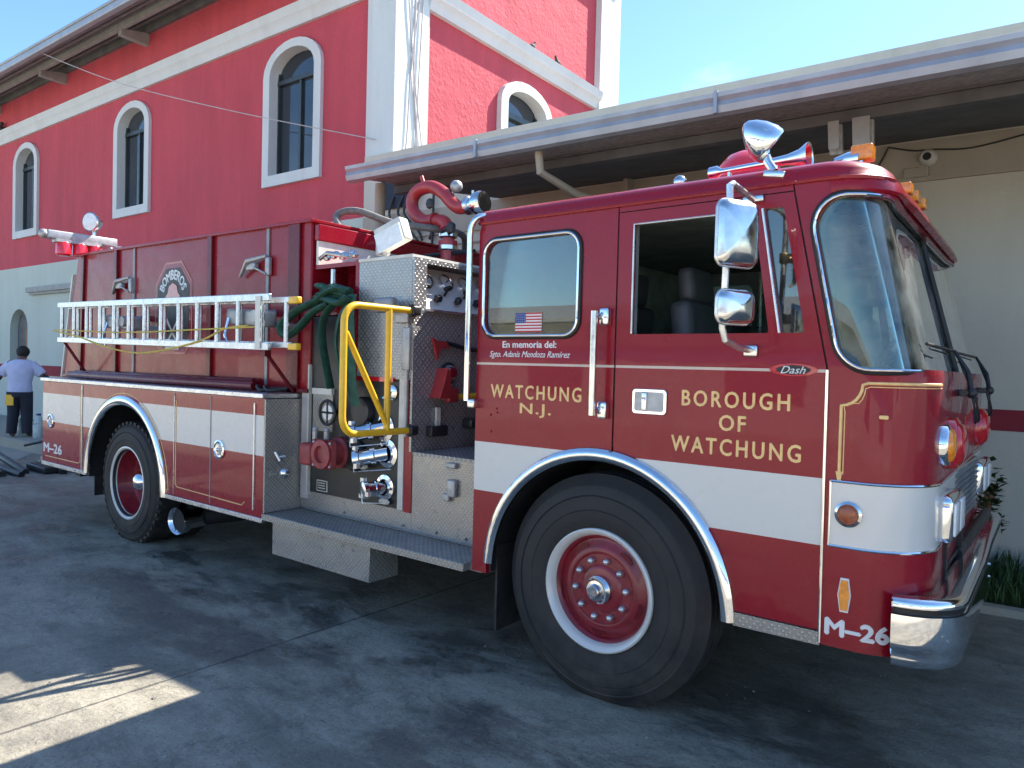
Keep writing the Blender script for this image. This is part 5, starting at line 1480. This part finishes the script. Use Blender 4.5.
wc = m.build('camera_cable', M['darkcable'], None); tag(wc, 'thin dark cable running along the beige wall past the security camera', 'cable')
m = MB()
m.tube(smooth_path([GE(-1.20, 3.20, -.7), GE(-1.12, 3.10, -.8), GE(-1.02, 3.14, -.8), GE(-.95, 3.2, -.7)], 5), .010, 6)
wc = m.build('lamp_cable', M['darkcable'], None); tag(wc, 'short looped black cable hanging under the two weathered floodlights', 'cable')
# cables bunched near the left end under the eave
m = MB()
for k, x in enumerate((.0, .12, .2, .33)):
    m.tube(smooth_path([GW(-7.35+x*1.6, 3.95, .05), GW(-7.4+x*1.4, 3.7, .08), GW(-7.25+x*1.8, 3.45, .05), GW(-7.0+x, 3.3, .05)], 5), .018, 6)
m.tube([GW(-6.6, 4.0, .06), GW(-6.62, 2.6, .06)], .018, 6)
wc = m.build('wall_cables', M['darkcable'], None); tag(wc, 'tangle of black cables on the beige wall left of the red deck gun', 'cables')
# hose-like grey pipe arching over the tank front, seen against the red wall
m = MB(); m.tube(smooth_path([(-4.50, .55, 2.62), (-4.62, .60, 2.76), (-4.50, .70, 2.80), (-4.30, .90, 2.72), (-4.10, 1.2, 2.70), (-4.30, 1.7, 2.75), (-4.45, 1.9, 2.66)], 6), .028, 10)
ph = m.build('suction_hose', simple('grey_hose', (.16, .15, .14), .7, var=.3, nscale=20), None); tag(ph, 'grey hose arching over the top edge of the red tank behind the white lamp', 'hose')

# ------------------------------------------------------------------ ground, platform, grass
def gz(x): return .010*(x+1.8)
def slab(name, P, dz, mat, thick=None, kind='structure'):
    m = MB()
    top = [(x, y, (gz(x) if thick is None else 0)+dz) for x, y in P]
    if thick is None: m.faces(top, [tuple(range(len(P)))])
    else: m.faces(top+[(x, y, dz-thick) for x, y in P], [tuple(range(len(P))), tuple(range(2*len(P)-1, len(P)-1, -1))]+[(i, (i+1) % len(P), len(P)+(i+1) % len(P), len(P)+i) for i in range(len(P))])
    o = m.build(name, mat, None, smooth=False); tag(o, kind=kind); return o
m = MB()
xs = [-600, -60, -30, -20, -10, 0, 10, 30, 600]
def gh(x): return gz(max(-30, min(30, x)))
V = [[(x, y, gh(x)) for y in (-600, -10, 30, 600)] for x in xs]
vs = [p for r in V for p in r]
m.faces(vs, [(i*4+j, (i+1)*4+j, (i+1)*4+j+1, i*4+j+1) for i in range(len(xs)-1) for j in range(3)])
g = m.build('ground', M['ground'], None, smooth=False); tag(g, kind='structure')
slab('pavement', [(-40, .9), (-12.9, .85), (-14.9, 2.1), (-14.9, 3.8), (-40, 3.0)], .004, M['concrete'])
m = MB(); m.box(-40, -13.6, 1.95, 4.2, -.6, .05); pf = m.build('raised_pavement', M['concrete'], None, bevel=.01); tag(pf, kind='structure')
# grass bed along the garage wall
slab('planting_bed', [(-4.0, 2.85), (9, 3.35), (9, 4.80), (-4.0, 4.19)], .012, M['soil'])
m = MB(); m.box(-4.0, 9.0, 0, .10, -.1, .07, Matrix.Translation((0, 2.93, 0)) @ Matrix.Rotation(GG, 4, 'Z')); kb = m.build('kerb', M['concrete'], None, bevel=.01); tag(kb, kind='structure')
random.seed(11)
m = MB()
for i in range(9000):
    x = random.uniform(-2.2, 3.2); y = random.uniform(3.08, 4.30)+.05*(x+.3)
    if y > 4.38+.05*x: y -= .15
    h = random.uniform(.06, .19)*(1.25 if y > 3.9 else 1); a = random.uniform(0, 2*PI); w = random.uniform(.004, .009)
    lx, ly = random.uniform(-.07, .07), random.uniform(-.07, .07)
    dx, dy = math.cos(a)*w, math.sin(a)*w
    z0 = gz(x)+.01
    m.faces([(x-dx, y-dy, z0), (x+dx, y+dy, z0), (x+lx*.5+dx*.7, y+ly*.5+dy*.7, z0+h*.6), (x+lx*.5-dx*.7, y+ly*.5-dy*.7, z0+h*.6), (x+lx, y+ly, z0+h)], [(0, 1, 2, 3), (3, 2, 4)])
gr_ = m.build('grass', M['grass'], None, smooth=False); tag(gr_, kind='stuff')

# loose grit and pebbles on the yard
random.seed(21)
m = MB()
for i in range(1500):
    x = random.uniform(-9, 1.5); y = random.uniform(-2.6, 2.9); s_ = random.uniform(.002, .006)*(1.8 if random.random() < .04 else 1)
    c = Vector((x, y, gz(x)+s_*.3)); a = random.uniform(0, PI)
    q = [c+Vector((math.cos(a+k*PI/2)*s_*(1.3 if k % 2 else .8), math.sin(a+k*PI/2)*s_*(1.3 if k % 2 else .8), 0)) for k in range(4)]
    m.faces(q+[c+Vector((0, 0, s_*.8)), c-Vector((0, 0, s_*.8))], [(0, 1, 4), (1, 2, 4), (2, 3, 4), (3, 0, 4), (1, 0, 5), (2, 1, 5), (3, 2, 5), (0, 3, 5)])
gt = m.build('grit', simple('grit_stone', (.20, .19, .17), .8, var=.6, nscale=40), None, smooth=False); tag(gt, kind='stuff')

# leafy shrub by the wall, seen past the bumper
sh = empty('shrub', (-.62, 3.55, gz(-.6)), 'small leafy green shrub by the beige wall, just past the front bumper', 'shrub')
random.seed(5)
m = MB(); lf = MB()
for i in range(22):
    a = random.uniform(0, 2*PI); L = random.uniform(.50, 1.04); sp = random.uniform(.04, .27)
    top = Vector((-.62+math.cos(a)*sp, 3.55+math.sin(a)*sp, gz(-.6)+L))
    mid = Vector((-.62+math.cos(a)*sp*.4, 3.55+math.sin(a)*sp*.4, gz(-.6)+L*.5))
    P = smooth_path([(-.62, 3.55, gz(-.6)), mid, top], 6); m.tube(P, [.010-.006*k/len(P) for k in range(len(P))], 6)
    for k in range(4, len(P)):
        for q in range(5):
            b = random.uniform(0, 2*PI); l = random.uniform(.06, .11); d = Vector((math.cos(b), math.sin(b), random.uniform(-.2, .7))).normalized(); s_ = d.cross(Vector((0, 0, 1))).normalized()*l*.30
            p = P[k]+Vector((random.uniform(-.02, .02),)*3)
            lf.faces([p, p+d*l*.45+s_, p+d*l, p+d*l*.45-s_], [(0, 1, 2, 3)])
m.build('stem', M['wood'], sh); lf.build('leaves', M['green'], sh, smooth=False)

# bottles on the raised pavement, folded tubes on the ground
def bottle(x, y, z, s, mat, label):
    b = empty('bottle', (x, y, z), label, 'bottle', 'bottles on the raised pavement')
    m = MB(); m.lathe([(0, 0), (.075*s, 0), (.08*s, .02*s), (.08*s, .20*s), (.074*s, .21*s), (.08*s, .22*s), (.078*s, .25*s), (.03*s, .33*s), (.028*s, .35*s)], (x, y, z), (0, 0, 1), 16); m.build('bottle_body', mat, b, angle=50)
    m = MB(); m.lathe([(.032*s, .345*s), (.032*s, .375*s), (0, .375*s)], (x, y, z), (0, 0, 1), 12); m.build('cap', M['blueflag'], b)
bottle(-16.15, 2.28, .05, 1.25, M['pet'], 'clear plastic bottle standing beside the person, the left one of three')
bottle(-15.62, 2.36, .05, 1.22, M['pet'], 'clear plastic bottle on the pavement edge, the middle one of three')
bottle(-15.42, 2.46, .05, .98, M['petgreen'], 'small green plastic bottle on the pavement edge next to the fire engine')
st = MB()
zg = gz(-12.5)
for a, b, r in (((-14.6, 1.1, .25), (-12.0, .95, .03), .05), ((-14.3, .85, .05), (-11.9, .62, .03), .06), ((-13.8, .70, .12), (-11.7, .80, .04), .045), ((-13.0, 1.5, .04), (-11.6, 1.3, .04), .05)):
    st.tube([(a[0], a[1], zg+a[2]), (b[0], b[1], zg+b[2])], r, 8)
st.tube([(-13.1, 1.3, zg+.30), (-11.2, 1.9, zg+.74)], .022, 8); st.tube([(-12.3, 1.58, zg+.50), (-12.1, 1.5, zg+.02)], .022, 8)
st.tube([(-12.2, 1.4, zg+.05), (-10.6, 1.7, zg+.06)], .035, 8); st.obox((-12.1, 1.25, zg+.06), .7, .3, .10, r=.02)
so = st.build('folded_stand', M['black'], None); tag(so, 'black folded metal stand lying on the ground behind the fire engine', 'stand')

# a rust-coloured leaf on the concrete
m = MB(); c = Vector((-2.55, -1.50, gz(-2.5)+.006)); m.faces([c, c+Vector((.012, .008, .006)), c+Vector((.008, .03, .008)), c+Vector((-.01, .028, .004)), c+Vector((-.012, .010, .005))], [(0, 1, 2, 3, 4)])
lo = m.build('dry_leaf', M['amberdull'], None); tag(lo, 'tiny rust-coloured dry leaf on the wet concrete below the front wheel', 'leaf')
# ------------------------------------------------------------------ person, seen from behind
def person():
    X, Y, Z = -15.95, 2.15, .05
    root = empty('person', (X, Y, Z), 'person in a pale lilac T-shirt and dark trousers, seen from behind near the arched doorway', 'person')
    r = Vector((.62, .785, 0)); f = Vector((-.785, .62, 0))    # image right, away from the camera
    S = .955
    def Q(a, b, z): v = Vector((X, Y, Z))+r*a*S+f*b*S; v.z = Z+z*S; return v
    J = [Q(0, 0, .97), Q(0, .02, 1.15), Q(0, .05, 1.32), Q(.0, .07, 1.45), Q(0, .10, 1.53), Q(0, .13, 1.60), Q(0, .15, 1.68),
         Q(-.22, .07, 1.41), Q(-.40, .10, 1.20), Q(-.55, .22, 1.06), Q(-.62, .27, 1.0),
         Q(.22, .07, 1.41), Q(.38, .06, 1.22), Q(.55, .10, 1.10), Q(.63, .12, 1.07),
         Q(-.11, 0, .92), Q(-.13, .03, .50), Q(-.14, -.02, .08), Q(-.15, .14, .03),
         Q(.11, 0, .92), Q(.13, .03, .50), Q(.15, -.02, .08), Q(.17, .14, .03)]
    R = [.17, .155, .17, .13, .07, .065, .10, .07, .052, .042, .034, .07, .052, .042, .034, .11, .068, .05, .045, .11, .068, .05, .045]
    E = [(0, 1), (1, 2), (2, 3), (3, 4), (4, 5), (5, 6), (3, 7), (7, 8), (8, 9), (9, 10), (3, 11), (11, 12), (12, 13), (13, 14), (0, 15), (15, 16), (16, 17), (17, 18), (0, 19), (19, 20), (20, 21), (21, 22)]
    me = bpy.data.meshes.new('body'); me.from_pydata(J, E, [])
    o = bpy.data.objects.new('body', me); COL.objects.link(o)
    md = o.modifiers.new('s', 'SKIN'); sv = me.skin_vertices[0].data
    for j_ in range(len(J)): sv[j_].radius = (R[j_]*S, R[j_]*S)
    sv[0].use_root = True
    sb = o.modifiers.new('u', 'SUBSURF'); sb.levels = 2; sb.render_levels = 2
    dg = bpy.context.evaluated_depsgraph_get(); dg.update()
    m2 = bpy.data.meshes.new_from_object(o.evaluated_get(dg)); bpy.data.objects.remove(o)
    for p in m2.polygons: p.use_smooth = True
    m2.materials.clear(); m2.materials.append(M['skin'])
    o = bpy.data.objects.new('body', m2); COL.objects.link(o); o.parent = root; o.matrix_parent_inverse = Matrix.Translation(-world_loc(root))
    def loft(m, rings, seg=20):
        """rings: (centre a, b, z, half width, half depth)"""
        rows = []
        for a, b, z, hw, hd in rings:
            rows.append([m.bm.verts.new(Q(a+hw*math.cos(2*PI*k/seg), b+hd*math.sin(2*PI*k/seg), z)) for k in range(seg)])
        for i_ in range(len(rows)-1):
            for k in range(seg): m.bm.faces.new((rows[i_][k], rows[i_][(k+1) % seg], rows[i_+1][(k+1) % seg], rows[i_+1][k]))
        m.bm.faces.new(rows[0]); m.bm.faces.new(rows[-1])
    m = MB(); loft(m, [(0, 0, .90, .215, .165), (0, .0, .96, .222, .17), (0, .01, 1.08, .205, .16), (0, .03, 1.22, .225, .165), (0, .05, 1.34, .27, .19), (0, .065, 1.42, .29, .18), (0, .07, 1.49, .22, .16), (0, .08, 1.545, .12, .12)])
    m.build('shirt', M['shirt'], root, angle=80)
    m = MB()
    for sg in (-1, 1): m.tube([Q(sg*.17, .07, 1.42), Q(sg*.27, .08, 1.35), Q(sg*.36, .09, 1.25)], [.115, .10, .09], 12)
    m.build('shirt_sleeves', M['shirt'], root, angle=80)
    m = MB(); loft(m, [(0, 0, .80, .20, .15), (0, 0, .88, .212, .16), (0, 0, .97, .205, .155), (0, 0, 1.0, .20, .15)])
    for sg in (-1, 1): m.tube([Q(sg*.10, 0, .90), Q(sg*.12, .03, .50), Q(sg*.14, -.01, .07)], [.125, .10, .085], 14)
    m.build('trousers', M['trousers'], root, angle=80)
    m = MB(); m.ball(Q(0, .14, 1.70), .118*S, (1, 1, 1.05), 16); m.tube([Q(0, .16, 1.71), Q(0, .28, 1.70)], [.10*S, .085*S], 12, flat=(1, .18)); m.build('cap', M['hair'], root, angle=80)
    for j_ in (10, 14):
        base = J[j_]; d = (J[j_]-J[j_-1]).normalized(); sd = d.cross(Vector((0, 0, 1))).normalized()
        m = MB(); m.obox(base+d*.04, .07, .07, .035, r=.012)
        for q in range(4):
            o_ = sd*(q-1.5)*.019
            m.tube([base+d*.06+o_, base+d*(.10+.006*(2-abs(q-1.5)))+o_, base+d*.125+o_+Vector((0, 0, -.02))], [.009, .008, .006], 6)
        m.tube([base+d*.02+sd*.03, base+d*.05+sd*.055, base+d*.08+sd*.055], [.011, .009, .007], 6)
        m.build('hand', M['hair'], root, angle=70)
        m = MB(); m.tube([J[j_-2], J[j_-1], J[j_]], [.062, .052, .042], 12); m.build('arm_sleeve', M['hair'], root, angle=80)
    m = MB(); m.obox(Q(-.13, -.125, .74), .13, .02, .20, (0, 0, math.atan2(r.y, r.x))); m.build('trouser_print', M['yellow'], root)
person()

# ------------------------------------------------------------------ across the yard, behind the camera: what the paint and chrome reflect
yh = empty('yard_building', (-8, -17, 0), 'low white building with a blue band, reflected in the engine from across the yard', 'building')
m = MB(); m.box(-40, 26, -23, -17, -.6, 3.1); m.build('wall', M['cream'], yh)
m = MB(); m.box(-40, 26, -16.99, -16.97, 1.9, 2.35); m.build('painted_band', simple('blue_band', (.03, .12, .40), .6), yh)
m = MB(); m.prism([(-24, 3.05), (-16.2, 3.1), (-16.2, 3.22), (-20, 4.0), (-24, 3.4)], -41, 27, 'x'); m.build('roof', M['roofsheet'], yh)
for i in range(9):
    x = -36+i*7
    m = MB(); m.box(x, x+2.2, -16.995, -16.96, .8, 1.8); m.build('window', M['winpane'], yh)
# ------------------------------------------------------------------ camera
F_PX, YAW, PIT, ROL = 732.69, -0.66455, -0.023282, 0.025402
fwd = Vector((math.sin(YAW)*math.cos(PIT), math.cos(YAW)*math.cos(PIT), math.sin(PIT)))
r0 = fwd.cross(Vector((0, 0, 1))).normalized(); u0 = r0.cross(fwd)
rgt = r0*math.cos(ROL)+u0*math.sin(ROL); upv = -r0*math.sin(ROL)+u0*math.cos(ROL)
cd = bpy.data.cameras.new('camera'); cam = bpy.data.objects.new('camera', cd); COL.objects.link(cam)
cam.matrix_world = Matrix(((rgt.x, upv.x, -fwd.x, 0), (rgt.y, upv.y, -fwd.y, -3.04), (rgt.z, upv.z, -fwd.z, 1.62), (0, 0, 0, 1)))
cd.sensor_width = 36; cd.lens = F_PX/1024*36; cd.clip_start = .05; cd.clip_end = 3000
scene.camera = cam

# ------------------------------------------------------------------ daylight
AZ, EL = rad(19.3), rad(48.7)
wd = bpy.data.worlds.new('World'); scene.world = wd; wd.use_nodes = True
nt = wd.node_tree; bg = nt.nodes['Background']
sky = nt.nodes.new('ShaderNodeTexSky'); sky.sky_type = 'NISHITA'; sky.sun_disc = False
sky.sun_elevation = EL; sky.sun_rotation = AZ; sky.air_density = 1.0; sky.dust_density = .3; sky.ozone_density = 2.6; sky.altitude = 50
tc = nt.nodes.new('ShaderNodeTexCoord'); mp = nt.nodes.new('ShaderNodeMapping'); mp.inputs['Scale'].default_value = (1, 1, 2.6)
nz = nt.nodes.new('ShaderNodeTexNoise'); nz.inputs['Scale'].default_value = 2.6; nz.inputs['Detail'].default_value = 8; nz.inputs['Roughness'].default_value = .6
rp = nt.nodes.new('ShaderNodeValToRGB'); rp.color_ramp.elements[0].position = .60; rp.color_ramp.elements[1].position = .85
rp.color_ramp.elements[1].color = (.35, .35, .35, 1)
mx = nt.nodes.new('ShaderNodeMix'); mx.data_type = 'RGBA'; mx.inputs[7].default_value = (9, 9.2, 9.5, 1)
nt.links.new(tc.outputs['Generated'], mp.inputs[0]); nt.links.new(mp.outputs[0], nz.inputs['Vector']); nt.links.new(nz.outputs['Fac'], rp.inputs[0])
nt.links.new(rp.outputs[0], mx.inputs[0]); nt.links.new(sky.outputs[0], mx.inputs[6]); hs_ = nt.nodes.new('ShaderNodeHueSaturation'); hs_.inputs['Saturation'].default_value = 1.06; hs_.inputs['Value'].default_value = .88
tn = nt.nodes.new('ShaderNodeMix'); tn.data_type = 'RGBA'; tn.blend_type = 'MULTIPLY'; tn.inputs[0].default_value = 1; tn.inputs[7].default_value = (.87, .95, 1.0, 1)
nt.links.new(mx.outputs[2], tn.inputs[6]); nt.links.new(tn.outputs[2], hs_.inputs['Color']); nt.links.new(hs_.outputs[0], bg.inputs[0])
bg.inputs[1].default_value = .10
sd = bpy.data.lights.new('sun', 'SUN'); so_ = bpy.data.objects.new('sun', sd); COL.objects.link(so_)
sd.energy = 3.7; sd.angle = rad(.55); sd.color = (1, .94, .84)
sdir = Vector((math.sin(AZ)*math.cos(EL), math.cos(AZ)*math.cos(EL), math.sin(EL)))
so_.rotation_euler = sdir.to_track_quat('Z', 'Y').to_euler(); so_.location = (0, 0, 30)

scene.view_settings.view_transform = 'Standard'; scene.view_settings.look = 'None'
scene.view_settings.exposure = 1.84; scene.view_settings.gamma = 1
scene.view_settings.use_curve_mapping = False
scene.cycles.max_bounces = 8; scene.cycles.transparent_max_bounces = 16; scene.cycles.glossy_bounces = 5; scene.cycles.diffuse_bounces = 4
scene.cycles.use_denoising = True
